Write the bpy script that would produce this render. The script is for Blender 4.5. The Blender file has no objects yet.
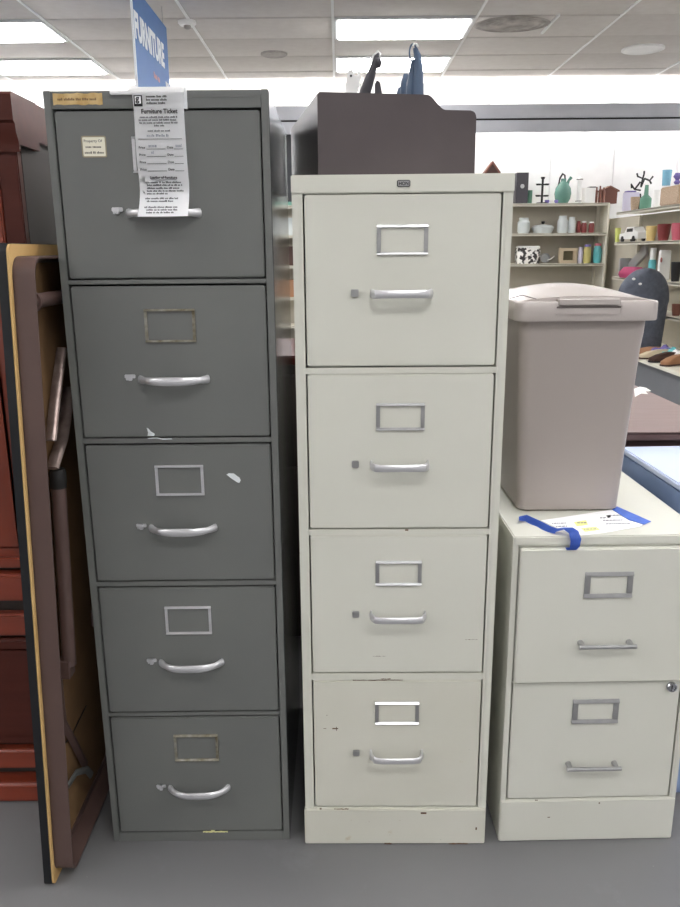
import bpy, bmesh, math, random
from mathutils import Vector, Matrix, Euler
random.seed(7)
S = bpy.context.scene
COL = S.collection
PI = math.pi

# ------------------------------------------------------------------ materials
def lin(c):
    return tuple(((v/255)/12.92 if v/255 <= .04045 else ((v/255+.055)/1.055)**2.4) for v in c) + (1,)

MATS = {}
def mat(name, c, rough=.5, metal=0, c2=None, scale=6, mix=.5, bump=0, bscale=200, trans=0, ior=1.45,
        stains=None, emit=None, estr=0, spec=.5, coat=0, alpha=1, coords='Object', stretch=None):
    if name in MATS: return MATS[name]
    m = bpy.data.materials.new(name); m.use_nodes = True
    nt = m.node_tree; N = nt.nodes; L = nt.links
    b = N['Principled BSDF']
    b.inputs['Roughness'].default_value = rough
    b.inputs['Metallic'].default_value = metal
    b.inputs['Specular IOR Level'].default_value = spec
    b.inputs['Coat Weight'].default_value = coat
    b.inputs['Transmission Weight'].default_value = trans
    b.inputs['IOR'].default_value = ior
    b.inputs['Alpha'].default_value = alpha
    tc = N.new('ShaderNodeTexCoord'); src = tc.outputs[coords]
    if stretch:
        mp = N.new('ShaderNodeMapping'); mp.inputs['Scale'].default_value = stretch
        L.new(src, mp.inputs['Vector']); src = mp.outputs['Vector']
    n = N.new('ShaderNodeTexNoise'); n.inputs['Scale'].default_value = scale; n.inputs['Detail'].default_value = 6
    L.new(src, n.inputs['Vector'])
    r = N.new('ShaderNodeValToRGB')
    r.color_ramp.elements[0].position = .5-mix/2; r.color_ramp.elements[1].position = .5+mix/2
    r.color_ramp.elements[0].color = lin(c)
    r.color_ramp.elements[1].color = lin(c2 if c2 else tuple(min(255, v*1.04) for v in c))
    L.new(n.outputs['Fac'], r.inputs['Fac'])
    out = r.outputs['Color']
    if stains:
        for (sc, thr, width, colr) in stains:
            n2 = N.new('ShaderNodeTexNoise'); n2.inputs['Scale'].default_value = sc; n2.inputs['Detail'].default_value = 8
            n2.inputs['Roughness'].default_value = .65
            L.new(tc.outputs[coords], n2.inputs['Vector'])
            r2 = N.new('ShaderNodeValToRGB')
            r2.color_ramp.elements[0].position = thr; r2.color_ramp.elements[0].color = (0,0,0,1)
            r2.color_ramp.elements[1].position = thr+width; r2.color_ramp.elements[1].color = (1,1,1,1)
            L.new(n2.outputs['Fac'], r2.inputs['Fac'])
            mx = N.new('ShaderNodeMix'); mx.data_type = 'RGBA'
            L.new(r2.outputs['Color'], mx.inputs[0]); L.new(out, mx.inputs[6]); mx.inputs[7].default_value = lin(colr)
            out = mx.outputs[2]
    L.new(out, b.inputs['Base Color'])
    if bump:
        n3 = N.new('ShaderNodeTexNoise'); n3.inputs['Scale'].default_value = bscale; n3.inputs['Detail'].default_value = 3
        L.new(src, n3.inputs['Vector'])
        bp = N.new('ShaderNodeBump'); bp.inputs['Strength'].default_value = bump; bp.inputs['Distance'].default_value = .002
        L.new(n3.outputs['Fac'], bp.inputs['Height']); L.new(bp.outputs['Normal'], b.inputs['Normal'])
    if emit:
        b.inputs['Emission Color'].default_value = lin(emit); b.inputs['Emission Strength'].default_value = estr
    MATS[name] = m
    return m

LAMP = 15.0
M = dict(
 gray=mat('grey_enamel', (102,104,102), .36, c2=(110,112,109), scale=5, bump=.06, bscale=500, stains=[(160,.77,.03,(74,76,75))]),
 gray_side=mat('shaded_grey_gloss', (52,56,56), .14, c2=(60,62,62), scale=4, spec=.7),
 beige=mat('putty_enamel', (207,207,196), .45, c2=(211,211,201), scale=4, bump=.04, bscale=400, stains=[(35,.72,.05,(182,172,150)),(160,.755,.02,(110,92,70))]),
 beige_worn=mat('putty_enamel_worn', (203,202,189), .48, c2=(209,208,197), scale=5, bump=.04, bscale=400, stains=[(18,.66,.09,(190,180,156)),(60,.71,.03,(160,142,116)),(150,.72,.02,(90,72,54))]),
 beige2=mat('cream_enamel', (207,207,196), .42, c2=(211,211,202), scale=4, bump=.03, bscale=400, stains=[(160,.77,.02,(120,104,84))]),
 alu=mat('brushed_aluminium', (205,205,209), .3, .65, c2=(216,216,218), scale=30, stretch=(1,1,12)),
 alu_dull=mat('dull_aluminium', (158,159,160), .3, .7, c2=(174,174,174), scale=40),
 brass=mat('tarnished_metal', (112,104,84), .45, .4, c2=(150,148,138), scale=60, mix=.3),
 chrome=mat('chrome', (190,192,196), .16, 1),
 dark=mat('dark_cavity', (22,22,22), .8),
 black=mat('black_plastic', (28,28,30), .4),
 rust=mat('rust_marks', (110,80,52), .9, c2=(70,52,38), scale=80),
 paper=mat('paper', (249,250,252), .6, c2=(252,252,253)),
 ink=mat('ink', (30,30,34), .8),
 faint=mat('pencil', (165,168,178), .8),
 tape_clear=mat('glossy_tape', (205,208,210), .15, c2=(235,236,238), scale=90),
 zipw=mat('white_nylon', (240,240,240), .35),
 masking=mat('old_masking_tape', (180,148,92), .7, c2=(206,180,130), scale=40, mix=.3, stains=[(60,.62,.05,(150,112,70))]),
 chipw=mat('paint_chip', (215,220,222), .7),
 chipy=mat('yellow_paint_chip', (222,218,160), .7),
 taupe=mat('taupe_plastic', (163,154,149), .36, c2=(168,159,154), scale=3, bump=.05, bscale=600),
 taupe_lid=mat('taupe_lid_plastic', (176,168,164), .24, c2=(181,173,169), scale=3),
 btape=mat('blue_painters_tape', (62,98,190), .55, c2=(78,116,208), scale=40, mix=.4),
 yell=mat('yellow_highlighter', (226,228,150), .7),
 boxblk=mat('dark_tray_plastic', (72,65,67), .36, c2=(79,72,73), scale=8, bump=.08, bscale=300, spec=.4),
 lamin=mat('navy_laminate_edge', (17,19,23), .5),
 hardboard=mat('tan_hardboard', (196,158,100), .7, c2=(208,174,118), scale=14, stains=[(5,.58,.12,(140,104,62))]),
 brownsteel=mat('brown_painted_steel', (84,66,62), .38, c2=(92,73,68), scale=9, bump=.05, stains=[(70,.74,.03,(190,180,176))]),
 rubber=mat('black_rubber', (24,23,22), .6),
 cherry=mat('cherry_wood', (98,38,22), .28, c2=(132,56,34), scale=5, mix=.6, stretch=(6,6,.6), coat=.3),
 cherryh=mat('cherry_wood_rail', (112,46,30), .28, c2=(140,62,42), scale=5, mix=.6, stretch=(.6,6,6), coat=.3),
 cherryd=mat('dark_cherry_wood', (66,30,24), .36, c2=(82,40,32), scale=5, mix=.6, stretch=(.6,6,6), spec=.25),
 armside=mat('armoire_side', (50,44,42), .5, c2=(58,50,46), scale=4),
 floor=mat('floor', (106,106,107), .5, c2=(115,115,116), scale=2.2, bump=.1, bscale=60, coords='Object', stains=[(5,.60,.2,(122,123,125)),(45,.68,.03,(136,136,136)),(90,.72,.02,(86,86,86))]),
 ceil=mat('ceiling_tile', (205,199,194), .95, c2=(212,207,202), scale=12, bump=.25, bscale=120),
 ceilstain=mat('stained_ceiling_tile', (205,199,194), .95, c2=(212,207,202), scale=12, bump=.25, bscale=120),
 tbar=mat('white_tbar', (238,238,236), .5),
 wall=mat('white_wall', (240,240,240), .6),
 seam=mat('wall_seam', (150,150,150), .8),
 rail=mat('header_rail', (168,170,176), .5),
 fixframe=mat('fixture_frame', (230,230,230), .5),
 diff=mat('light_diffuser', (255,255,255), .6, emit=(253,252,252), estr=LAMP),
 tube=mat('lit_tube', (255,255,255), .6, emit=(255,253,250), estr=45),
 vent=mat('grey_vent', (165,160,156), .8, c2=(190,184,180), scale=20),
 signb=mat('banner_blue', (58,106,168), .5, c2=(64,112,174)),
 signw=mat('banner_white', (232,236,240), .5),
 signr=mat('banner_salmon', (190,140,140), .5),
 shelf=mat('shelf_cream', (214,210,196), .5),
 shelfback=mat('shelf_back', (176,170,156), .7),
 kick=mat('shelf_kick', (106,108,112), .6),
 browntop=mat('brown_table_top', (122,104,102), .38, c2=(134,116,113), scale=6, mix=.5, stretch=(1,8,8), stains=[(14,.70,.04,(226,220,214))]),
 brownedge=mat('brown_table_edge', (86,64,60), .4),
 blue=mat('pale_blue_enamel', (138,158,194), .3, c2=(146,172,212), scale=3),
 blueside=mat('pale_blue_enamel_side', (138,164,206), .3, c2=(146,172,212), scale=3),
 chairf=mat('slate_chair_shell', (80,85,96), .5, c2=(100,106,120), scale=30),
 chairp=mat('charcoal_plastic', (44,46,50), .5),
)
def cm(name, c, rough=.5, **k): return mat(name, c, rough, **k)
C_ = dict(
 teal=cm('teal_glaze', (92,132,120), .25), green=cm('muted_green', (96,140,120), .5),
 brown=cm('brown_wood', (112,70,58), .5), dkbrown=cm('dark_brown_wood', (70,48,42), .5), purple=cm('purple', (110,100,160), .5),
 white=cm('white_ceramic', (228,228,226), .3), glass=mat('clear_glass', (235,240,240), .05, trans=.85, ior=1.3),
 frost=cm('frosted_glass', (190,196,196), .3), red=cm('dark_red', (122,52,52), .4), tan=cm('tan_wicker', (194,172,150), .7, c2=(160,136,112), scale=90),
 sand=cm('sand_box', (198,182,156), .6), turq=cm('turquoise', (96,178,184), .4), magenta=cm('magenta_cloth', (160,58,98), .6),
 lime=cm('lime_plastic', (204,210,120), .4), cream=cm('yellow_cream', (214,190,130), .4), silver=mat('silver_plastic', (170,172,172), .3, metal=.6),
 ltblue=mat('light_blue_acrylic', (150,208,232), .15, trans=.3), pink=cm('pink_plastic', (190,96,112), .4), orange=cm('orange_brown', (160,118,88), .6),
 pattern=mat('black_white_print', (232,230,226), .5, c2=(50,48,48), scale=22, mix=.06), lav=cm('lavender', (206,202,220), .5),
 bluegray=cm('blue_grey_plastic', (70,88,112), .4), dgray=cm('dark_grey_plastic', (58,56,62), .4), yellow=cm('yellow', (196,186,120), .4),
)

# ------------------------------------------------------------------ mesh helpers
def new(): return bmesh.new()
def box(bm, x0, x1, y0, y1, z0, z1, bev=0, seg=2):
    r = bmesh.ops.create_cube(bm, size=1)
    vs = r['verts']
    bmesh.ops.scale(bm, vec=(x1-x0, y1-y0, z1-z0), verts=vs)
    bmesh.ops.translate(bm, vec=((x0+x1)/2, (y0+y1)/2, (z0+z1)/2), verts=vs)
    if bev:
        es = list({e for v in vs for e in v.link_edges})
        bmesh.ops.bevel(bm, geom=es, offset=bev, segments=seg, affect='EDGES', clamp_overlap=True)
    return bm
def cyl(bm, p, r, h, axis='z', seg=24, r2=None, bev=0):
    g = bmesh.ops.create_cone(bm, cap_ends=True, segments=seg, radius1=r, radius2=r if r2 is None else r2, depth=h)
    vs = g['verts']
    if axis == 'x': bmesh.ops.rotate(bm, matrix=Matrix.Rotation(PI/2, 3, 'Y'), verts=vs)
    if axis == 'y': bmesh.ops.rotate(bm, matrix=Matrix.Rotation(PI/2, 3, 'X'), verts=vs)
    bmesh.ops.translate(bm, vec=p, verts=vs)
    return bm
def lathe(bm, prof, p=(0,0,0), seg=28, sx=1, sy=1):
    rings = []
    for (r, z) in prof:
        if r < 1e-5: rings.append([bm.verts.new((p[0], p[1], p[2]+z))])
        else: rings.append([bm.verts.new((p[0]+sx*r*math.cos(2*PI*k/seg), p[1]+sy*r*math.sin(2*PI*k/seg), p[2]+z)) for k in range(seg)])
    for a, b in zip(rings, rings[1:]):
        for k in range(seg):
            k2 = (k+1) % seg
            if len(a) == 1 and len(b) == 1: continue
            if len(a) == 1: bm.faces.new((a[0], b[k2], b[k]))
            elif len(b) == 1: bm.faces.new((a[k], a[k2], b[0]))
            else: bm.faces.new((a[k], a[k2], b[k2], b[k]))
    if len(rings[0]) > 1: bm.faces.new(list(reversed(rings[0])))
    if len(rings[-1]) > 1: bm.faces.new(rings[-1])
    return bm
def sweep(bm, pts, rad, seg=10, caps=True, up=(0,0,1)):
    """sweep an ellipse; rad = list of (half size along up, half size sideways) or one pair/number"""
    n = len(pts); pts = [Vector(p) for p in pts]
    if not isinstance(rad, list): rad = [rad]*n
    rings = []
    for i, p in enumerate(pts):
        t = (pts[min(i+1, n-1)] - pts[max(i-1, 0)]).normalized()
        u = Vector(up)
        if abs(t.dot(u)) > .98: u = Vector((0,1,0)) if abs(t.y) < .9 else Vector((1,0,0))
        s = t.cross(u).normalized(); u2 = s.cross(t).normalized()
        a, b = rad[i] if isinstance(rad[i], tuple) else (rad[i], rad[i])
        rings.append([bm.verts.new(p + u2*a*math.sin(2*PI*k/seg) + s*b*math.cos(2*PI*k/seg)) for k in range(seg)])
    for a, b in zip(rings, rings[1:]):
        for k in range(seg):
            k2 = (k+1) % seg
            bm.faces.new((a[k], b[k], b[k2], a[k2]))
    if caps:
        bm.faces.new(rings[0]); bm.faces.new(list(reversed(rings[-1])))
    return bm
def prism(bm, poly, a0, a1, plane='xz'):
    """extrude a 2D outline between a0 and a1 along the third axis"""
    def P(u, v, w):
        return {'xz': (u, w, v), 'xy': (u, v, w), 'yz': (w, u, v)}[plane]
    A = [bm.verts.new(P(u, v, a0)) for u, v in poly]; B = [bm.verts.new(P(u, v, a1)) for u, v in poly]
    n = len(poly)
    bm.faces.new(A); bm.faces.new(list(reversed(B)))
    for i in range(n):
        j = (i+1) % n
        bm.faces.new((A[j], A[i], B[i], B[j]))
    return bm
def rrect(x0, x1, z0, z1, r, n=6):
    out = []
    for cx, cz, a in ((x1-r, z1-r, 0), (x0+r, z1-r, 90), (x0+r, z0+r, 180), (x1-r, z0+r, 270)):
        for k in range(n+1):
            t = math.radians(a + 90*k/n); out.append((cx+r*math.cos(t), cz+r*math.sin(t)))
    return out
def ring(bm, outer, inner, a0, a1, plane='xz'):
    def P(u, v, w): return {'xz': (u, w, v), 'xy': (u, v, w), 'yz': (w, u, v)}[plane]
    n = len(outer)
    V = [[bm.verts.new(P(u, v, w)) for u, v in pl] for pl in (outer, inner) for w in (a0, a1)]
    oa, ob, ia, ib = V
    for i in range(n):
        j = (i+1) % n
        bm.faces.new((oa[i], oa[j], ia[j], ia[i])); bm.faces.new((ob[j], ob[i], ib[i], ib[j]))
        bm.faces.new((oa[j], oa[i], ob[i], ob[j])); bm.faces.new((ia[i], ia[j], ib[j], ib[i]))
    return bm
def loft(bm, rings, cap0=True, cap1=True):
    R = [[bm.verts.new(p) for p in r] for r in rings]
    n = len(R[0])
    for a, b in zip(R, R[1:]):
        for k in range(n):
            k2 = (k+1) % n
            bm.faces.new((a[k], a[k2], b[k2], b[k]))
    if cap0: bm.faces.new(list(reversed(R[0])))
    if cap1: bm.faces.new(R[-1])
    return bm
def obj(name, bm, m, parent=None, loc=None, rot=None, angle=35):
    bmesh.ops.recalc_face_normals(bm, faces=bm.faces)
    me = bpy.data.meshes.new(name); bm.to_mesh(me); bm.free()
    me.materials.append(m)
    for p in me.polygons: p.use_smooth = True
    me.set_sharp_from_angle(angle=math.radians(angle))
    o = bpy.data.objects.new(name, me); COL.objects.link(o)
    if parent: o.parent = parent
    if loc: o.location = loc
    if rot: o.rotation_euler = rot
    return o
def tag(o, label, cat, group=None, kind=None):
    o['label'] = label; o['category'] = cat
    if group: o['group'] = group
    if kind: o['kind'] = kind
    return o
def thing(name, label, cat, loc=(0,0,0), rz=0, group=None, rot=None):
    o = bpy.data.objects.new(name, None); COL.objects.link(o); o.empty_display_size = .05
    o.location = loc; o.rotation_euler = rot if rot else (0, 0, rz)
    return tag(o, label, cat, group)
def struct(name, bm, m, **k):
    o = obj(name, bm, m, **k); o['kind'] = 'structure'; return o
def text(name, s, size, m, parent, loc, rot, thick=.0004, offset=0, sx=1, align='LEFT', mono=False):
    cu = bpy.data.curves.new(name, 'FONT'); cu.body = s; cu.size = size; cu.extrude = thick; cu.offset = offset
    cu.align_x = align; cu.resolution_u = 3
    t = bpy.data.objects.new(name, cu); COL.objects.link(t)
    dg = bpy.context.evaluated_depsgraph_get()
    me = bpy.data.meshes.new_from_object(t.evaluated_get(dg))
    bpy.data.objects.remove(t); bpy.data.curves.remove(cu)
    me.name = name; me.materials.clear(); me.materials.append(m)
    o = bpy.data.objects.new(name, me); COL.objects.link(o); o.parent = parent; o.location = loc; o.rotation_euler = rot; o.scale = (sx, 1, 1)
    return o
def copy_tree(o, parent=None):
    c = o.copy(); COL.objects.link(c)
    if parent: c.parent = parent
    for ch in list(o.children): copy_tree(ch, c)
    return c

# ------------------------------------------------------------------ camera
FPX, PITCH, ROLL, EYE = 781.65, .2536, .0084, 1.21
cam = bpy.data.cameras.new('camera'); co = bpy.data.objects.new('camera', cam); COL.objects.link(co)
cam.sensor_fit = 'VERTICAL'; cam.sensor_height = 24; cam.lens = 24*FPX/907; cam.clip_start = .02; cam.clip_end = 100
co.location = (0, 0, EYE)
co.rotation_euler = (Euler((PI/2-PITCH, 0, 0)).to_matrix() @ Matrix.Rotation(-ROLL, 3, 'Z')).to_euler()
S.camera = co
# a point of the place seen at pixel (px,py), on the plane y=Y, x=X or z=Z
_R = co.rotation_euler.to_matrix()
def at(px, py, Y=None, X=None, Z=None):
    d = _R @ Vector(((px-340)/FPX, -(py-453.5)/FPX, -1))
    t = Y/d.y if Y is not None else (X/d.x if X is not None else (Z-EYE)/d.z)
    return Vector((0,0,EYE)) + d*t

# ------------------------------------------------------------------ the room
CZ = 3.07; WX0, WX1, WY0, WY1 = -7.0, 7.5, -5.0, 9.8
bm = new(); box(bm, WX0, WX1, WY0, WY1, -.1, 0); struct('floor', bm, M['floor'])
GX, GY, DX, DY = -.03, 7.13, 1.19, .665
fix_cells = {(0, 0), (0, 2), (-3, 0), (-3, 2)}
for j in (-3, -6, -9, -12, -15):
    for i in (-3, 0, 3): fix_cells.add((i, j))
for i in (-5, 5):
    for j in (1, -3, -8, -13): fix_cells.add((i if i < 0 else 4, j))
bm = new()
i0 = math.floor((WX0-GX)/DX); i1 = math.ceil((WX1-GX)/DX); j0 = math.floor((WY0-GY)/DY); j1 = math.ceil((WY1-GY)/DY)
rnd = random.Random(3)
for i in range(i0, i1):
    for j in range(j0, j1):
        if (i, j) in fix_cells: continue
        xa, xb = max(WX0, GX+i*DX), min(WX1, GX+(i+1)*DX); ya, yb = max(WY0, GY+j*DY), min(WY1, GY+(j+1)*DY)
        if xb-xa < .05 or yb-ya < .05: continue
        s = rnd.uniform(-.002, .003); e = .012
        # tile face with a chamfered tegular edge, each sagging a little
        top = [(xa, ya, CZ+.008), (xb, ya, CZ+.008), (xb, yb, CZ+.008), (xa, yb, CZ+.008)]
        mid = [(xa+e, ya+e, CZ-.001+s), (xb-e, ya+e, CZ-.001+s), (xb-e, yb-e, CZ+.004+s), (xa+e, yb-e, CZ+.004+s)]
        A = [bm.verts.new(p) for p in top]; B = [bm.verts.new(p) for p in mid]
        for k in range(4): bm.faces.new((A[k], A[(k+1)%4], B[(k+1)%4], B[k]))
        bm.faces.new(B)
box(bm, WX0, WX1, WY0, WY1, CZ+.06, CZ+.12)
struct('ceiling', bm, M['ceil'])
bm = new()
for i in range(i0+1, i1): box(bm, GX+i*DX-.011, GX+i*DX+.011, WY0, WY1, CZ-.004, CZ+.01)
struct('trim_1', bm, M['tbar'])
# back wall: white panels with fine seams, grey header rail
bm = new()
xs = [WX0] + [1.77+.748*k for k in range(-11, 8)] + [WX1]
for a, b in zip(xs, xs[1:]): box(bm, a+.003, b-.003, WY1, WY1+.03, 0, CZ+.02)
struct('wall_back', bm, M['wall'])
bm = new(); box(bm, WX0, WX1, WY1+.03, WY1+.08, 0, CZ+.1); struct('trim_2', bm, M['seam'])
bm = new(); box(bm, WX0, WX1, WY1-.21, WY1-.18, 2.51, 2.64, .004); box(bm, WX0, WX1, WY1-.21, WY1-.18, 2.66, 2.81, .004); struct('trim_3', bm, M['rail'])
bm = new(); box(bm, WX0, WX1, WY1-.195, WY1-.17, 2.635, 2.665); struct('trim_4', bm, M['dark'])
for k in range(10):  # unseen tubes, added to wash the back wall white
    xw = WX0+.1+1.45*k
    t = thing('added_wall_wash', 'assumed fluorescent tube light added behind the grey rail to whiten the back wall', 'light', (xw, WY1-.1, 2.66), group='added tube lights behind the grey rail')
    bm = new(); box(bm, 0, 1.3, -.04, .04, -.02, .02, .004); box(bm, .1, .14, -.01, .1, -.01, .01); box(bm, 1.16, 1.2, -.01, .1, -.01, .01); obj('housing', bm, M['fixframe'], t)
    bm = new(); cyl(bm, (.65, 0, -.036), .013, 1.24, 'x', 10); cyl(bm, (.65, 0, .036), .013, 1.24, 'x', 10); obj('tube', bm, M['tube'], t)
bm = new(); box(bm, WX0-.1, WX0, WY0, WY1, 0, CZ+.1); struct('wall_left', bm, M['wall'])
bm = new(); box(bm, WX1, WX1+.1, WY0, WY1, 0, CZ+.1); struct('wall_right', bm, M['wall'])
bm = new(); box(bm, WX0, WX1, WY0-.1, WY0, 0, CZ+.1); struct('wall_front', bm, M['wall'])

# ceiling lights
def light():
    t = thing('ceiling_light', '', 'ceiling light')
    bm = new()
    for a in ((.015, 1.175, .015, .045), (.015, 1.175, .62, .65), (.015, .045, .045, .62), (1.145, 1.175, .045, .62)):
        box(bm, a[0], a[1], a[2], a[3], -.012, .05, .003)
    box(bm, .015, 1.175, .015, .65, .05, .055)
    obj('frame', bm, M['fixframe'], t)
    bm = new(); box(bm, .04, 1.15, .04, .625, -.022, .03, .01); obj('diffuser', bm, M['diff'], t)
    return t
lab = {(0,0): 'lit fluorescent panel above the black tray, nearer of the two there', (0,2): 'lit fluorescent panel directly behind the dark tool handles, farther of the two',
       (-3,0): 'lit fluorescent panel at top left edge, nearer of the left pair', (-3,2): 'lit fluorescent panel at top left, farther of the left pair'}
proto = light(); first = True
for c in sorted(fix_cells, reverse=True):
    o = proto if first else copy_tree(proto); first = False
    o.location = (GX+c[0]*DX, GY+c[1]*DY, CZ)
    if c in lab: tag(o, lab[c], 'ceiling light', 'lit fluorescent ceiling panels')
    else: tag(o, 'lit fluorescent panel overhead, out of the picture', 'ceiling light', 'fluorescent panels outside the picture')

# ceiling fittings
p = at(512, 24, Z=CZ)
t = thing('air_vent', 'large dirty round ceiling vent right of the nearer light panel', 'vent', (p.x, p.y, CZ))
bm = new()
for k in range(5): lathe(bm, [(.09+.05*k, -.002-.002*(4-k)), (.10+.05*k, -.012+.001*k), (.125+.05*k, -.008+.001*k), (.115+.05*k, -.001)], seg=40, sy=.78)
obj('louvre', bm, mat('sooty_louvre', (150,144,140), .8, c2=(196,190,184), scale=7, mix=.3), t)
bm = new(); box(bm, .315, .335, -.28, .28, -.014, .006); obj('edge_strip', bm, M['tbar'], t)
for (px, py, r, l) in ((274, 54, .13, 'round grey speaker disc in the ceiling above the black tray left side'), (643, 49, .2, 'round white disc diffuser in the ceiling at upper right')):
    p = at(px, py, Z=CZ)
    bm = new(); lathe(bm, [(r, .004), (r, -.008), (r*.9, -.014), (r*.82, -.008), (r*.4, -.012), (0, -.014)], seg=36)
    tag(obj('ceiling_speaker' if px < 300 else 'ceiling_diffuser', bm, M['vent'] if px < 300 else M['tbar'], loc=(p.x, p.y, CZ)), l, 'ceiling fitting')
p = at(187, 21, Z=CZ)
t = thing('smoke_detector', 'small white smoke detector on the ceiling bar right of the blue banner', 'smoke detector', (p.x, p.y, CZ))
bm = new(); lathe(bm, [(.075, 0), (.075, -.02), (.06, -.035), (0, -.037)]); obj('housing', bm, M['tbar'], t)
bm = new(); lathe(bm, [(.03, -.036), (.03, -.055), (.015, -.062), (0, -.062)]); obj('sensor', bm, M['vent'], t)

# ------------------------------------------------------------------ filing cabinets
def bar_pull(w, out, bh):           # beige cabinet: flat bracket pull
    bm = new()
    pts = [(-w/2, .001, 0), (-w/2+.001, -out*.45, 0), (-w/2+.007, -out*.88, 0), (-w/2+.018, -out, 0), (0, -out*1.02, 0), (w/2-.018, -out, 0), (w/2-.007, -out*.88, 0), (w/2-.001, -out*.45, 0), (w/2, .001, 0)]
    sweep(bm, pts, [(bh*.62, .003), (bh*.62, .003), (bh*.55, .003), (bh*.5, .0028), (bh*.47, .0028), (bh*.5, .0028), (bh*.55, .003), (bh*.62, .003), (bh*.62, .003)], seg=12)
    return bm
def crescent_pull(w):               # grey cabinet: bowed cast pull, fat middle, flared feet
    bm = new(); pts = []; rad = []
    for k in range(21):
        u = -1+2*k/20
        y = -.027*(1-abs(u)**3.2)
        if abs(u) == 1: y = .001
        pts.append((u*w/2, y, 0))
        rad.append((.0044+.0036*(1-u*u)**.8+.0036*max(0, abs(u)-.8)/.2, .0034+.0018*abs(u)))
    sweep(bm, pts, rad, seg=12)
    return bm
def rod_pull(w):
    bm = new()
    cyl(bm, (0, -.019, 0), .0042, w+.008, 'x', 14)
    for s in (-1, 1): cyl(bm, (s*(w/2-.004), -.0095, 0), .0062, .020, 'y', 14, r2=.0045)
    return bm
def holder(w, h, t=.0048, d=.004):
    bm = new()
    for zz in (h/2-t, -h/2):      # rolled top and bottom rims that slope up and catch the ceiling lights
        prism(bm, [(0, zz), (-d*1.15, zz), (-d*1.15, zz+t*.2), (-d*.25, zz+t), (0, zz+t)], -w/2, w/2, 'yz')
    box(bm, -w/2, -w/2+t*1.5, -d*.7, 0, -h/2+t, h/2-t, .0008); box(bm, w/2-t*1.5, w/2, -d*.7, 0, -h/2+t, h/2-t, .0008)
    return bm
def carcass(w, h, depth, x0, x1, opens, top_lip=None, side=.0125):
    """hollow body: opens = list of (z0,z1) drawer openings"""
    bm = new()
    hs = h-(.004 if side != .0125 or w > .374 else 0)
    box(bm, 0, side, 0, depth, .0, hs, .0012); box(bm, w-side, w, 0, depth, 0, hs, .0012)
    box(bm, side, w-side, .0, depth, h-.012, h-.001 if hs == h else h-.004, 0); box(bm, side, w-side, depth-.01, depth, .01, h-.012)
    box(bm, side, w-side, .03, depth, .004, .014)
    gp = .003
    box(bm, side, x0-gp, .0, .02, .0, h-.012); box(bm, x1+gp, w-side, .0, .02, 0, h-.012)
    zs = [0] + [z for o in opens for z in o] + [h-.012]
    for k in range(0, len(zs), 2):
        if zs[k+1]-zs[k] > .001: box(bm, x0-gp, x1+gp, 0, .02, zs[k], zs[k+1], .0008)
    # closing sheet behind the rails so that gaps stay dark
    return bm
def drawer(parent, x0, x1, z0, z1, m, out=.0, depth=.4, th=.018):
    bm = new()
    box(bm, x0, x1, -out-.001, th-out, z0, z1, .0022, 2)
    box(bm, x0+.012, x1-.012, th-out, depth, z0+.012, z1-.03)
    return obj('drawer', bm, m, parent)

# grey five drawer cabinet
g = thing('filing_cabinet', 'tall dark grey five-drawer filing cabinet with furniture ticket hanging on its top drawer', 'filing cabinet', (-.4863, 1.400, 0), .005, 'vertical metal filing cabinets')
GW, GH, GD = .3724, 1.47, .5
gx0, gx1 = .0165, .3573
gz = [(.025, .297), (.311, .5815), (.597, .866), (.8815, 1.153), (1.1667, 1.438)]
body = obj('cabinet_body', carcass(GW, GH, GD, gx0, gx1, [(a-.0026, b+.0036) for a, b in gz]), M['gray'], g)
bm = new(); box(bm, GW, GW+.0008, .003, GD-.003, .003, GH-.003); obj('side_panel', bm, M['gray_side'], g)['label'] = 'glossy side panel, colour darkened for the shaded gap'  # shade of the narrow gap put into the panel colour
for k, (a, b) in enumerate(gz):
    d = drawer(g, gx0, gx1, a, b, M['gray'])
    cz = (a+b)/2
    o = obj('label_holder', holder(.090, .058 if k else .060, .0036), M['brass'] if k in (0, 3) else M['alu'], d, (.187, -.001, cz+.067)); 
    if k in (0, 3): o['label'] = 'tarnished brassy label holder'
    hz = [.1315, .421, .704, .988, 1.275][k]
    obj('handle', crescent_pull(.122), M['alu'], d, (.188, -.001, hz))
    bm = new(); box(bm, -.0035, .0035, -.007, 0, -.0055, .0055, .001); box(bm, -.010, .009, -.004, 0, -.0015, .0055, .001); box(bm, -.0085, -.0045, -.003, 0, -.0055, .0055, .001)
    obj('thumb_latch', bm, M['alu'], d, (.110, -.001, hz+.0045))
def decal(name, x0, x1, z0, z1, m, parent, y=-.0016, th=.0006, jag=0, seed=1, label=None):
    r = random.Random(seed); bm = new(); n = 14
    pts = [(x0+(x1-x0)*k/n, z0+r.uniform(-jag, jag)) for k in range(n+1)] + [(x1-(x1-x0)*k/n, z1+r.uniform(-jag, jag)) for k in range(n+1)]
    prism(bm, pts, y-th, y+.0004); o = obj(name, bm, m, parent)
    if label: o['label'] = label
    return o
decal('masking_tape', .0165, .098, 1.448, 1.4655, M['masking'], g, y=-.0004, jag=.0008, label='strip of old yellowed tape')
def words(bm, x0, x1, z, h, y, r, density=.8, th=.0002):
    x = x0
    while x < x1-h*.5:
        w = min(r.uniform(1.2, 5.5)*h*.9, x1-x)
        xx = x
        while xx < x+w:   # letter-like marks
            lw = h*r.uniform(.28, .6); hh = h*r.choice((.7, .7, 1, .75))
            box(bm, xx, min(xx+lw, x1), y-th, y, z, z+hh); xx += lw+h*.16
        x = xx + h*.5
    return bm
bm = new(); words(bm, .024, .092, 1.4545, .004, -.0010, random.Random(4)); obj('tape_writing', bm, mat('faded_marker', (120,96,70), .8), g)
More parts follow.
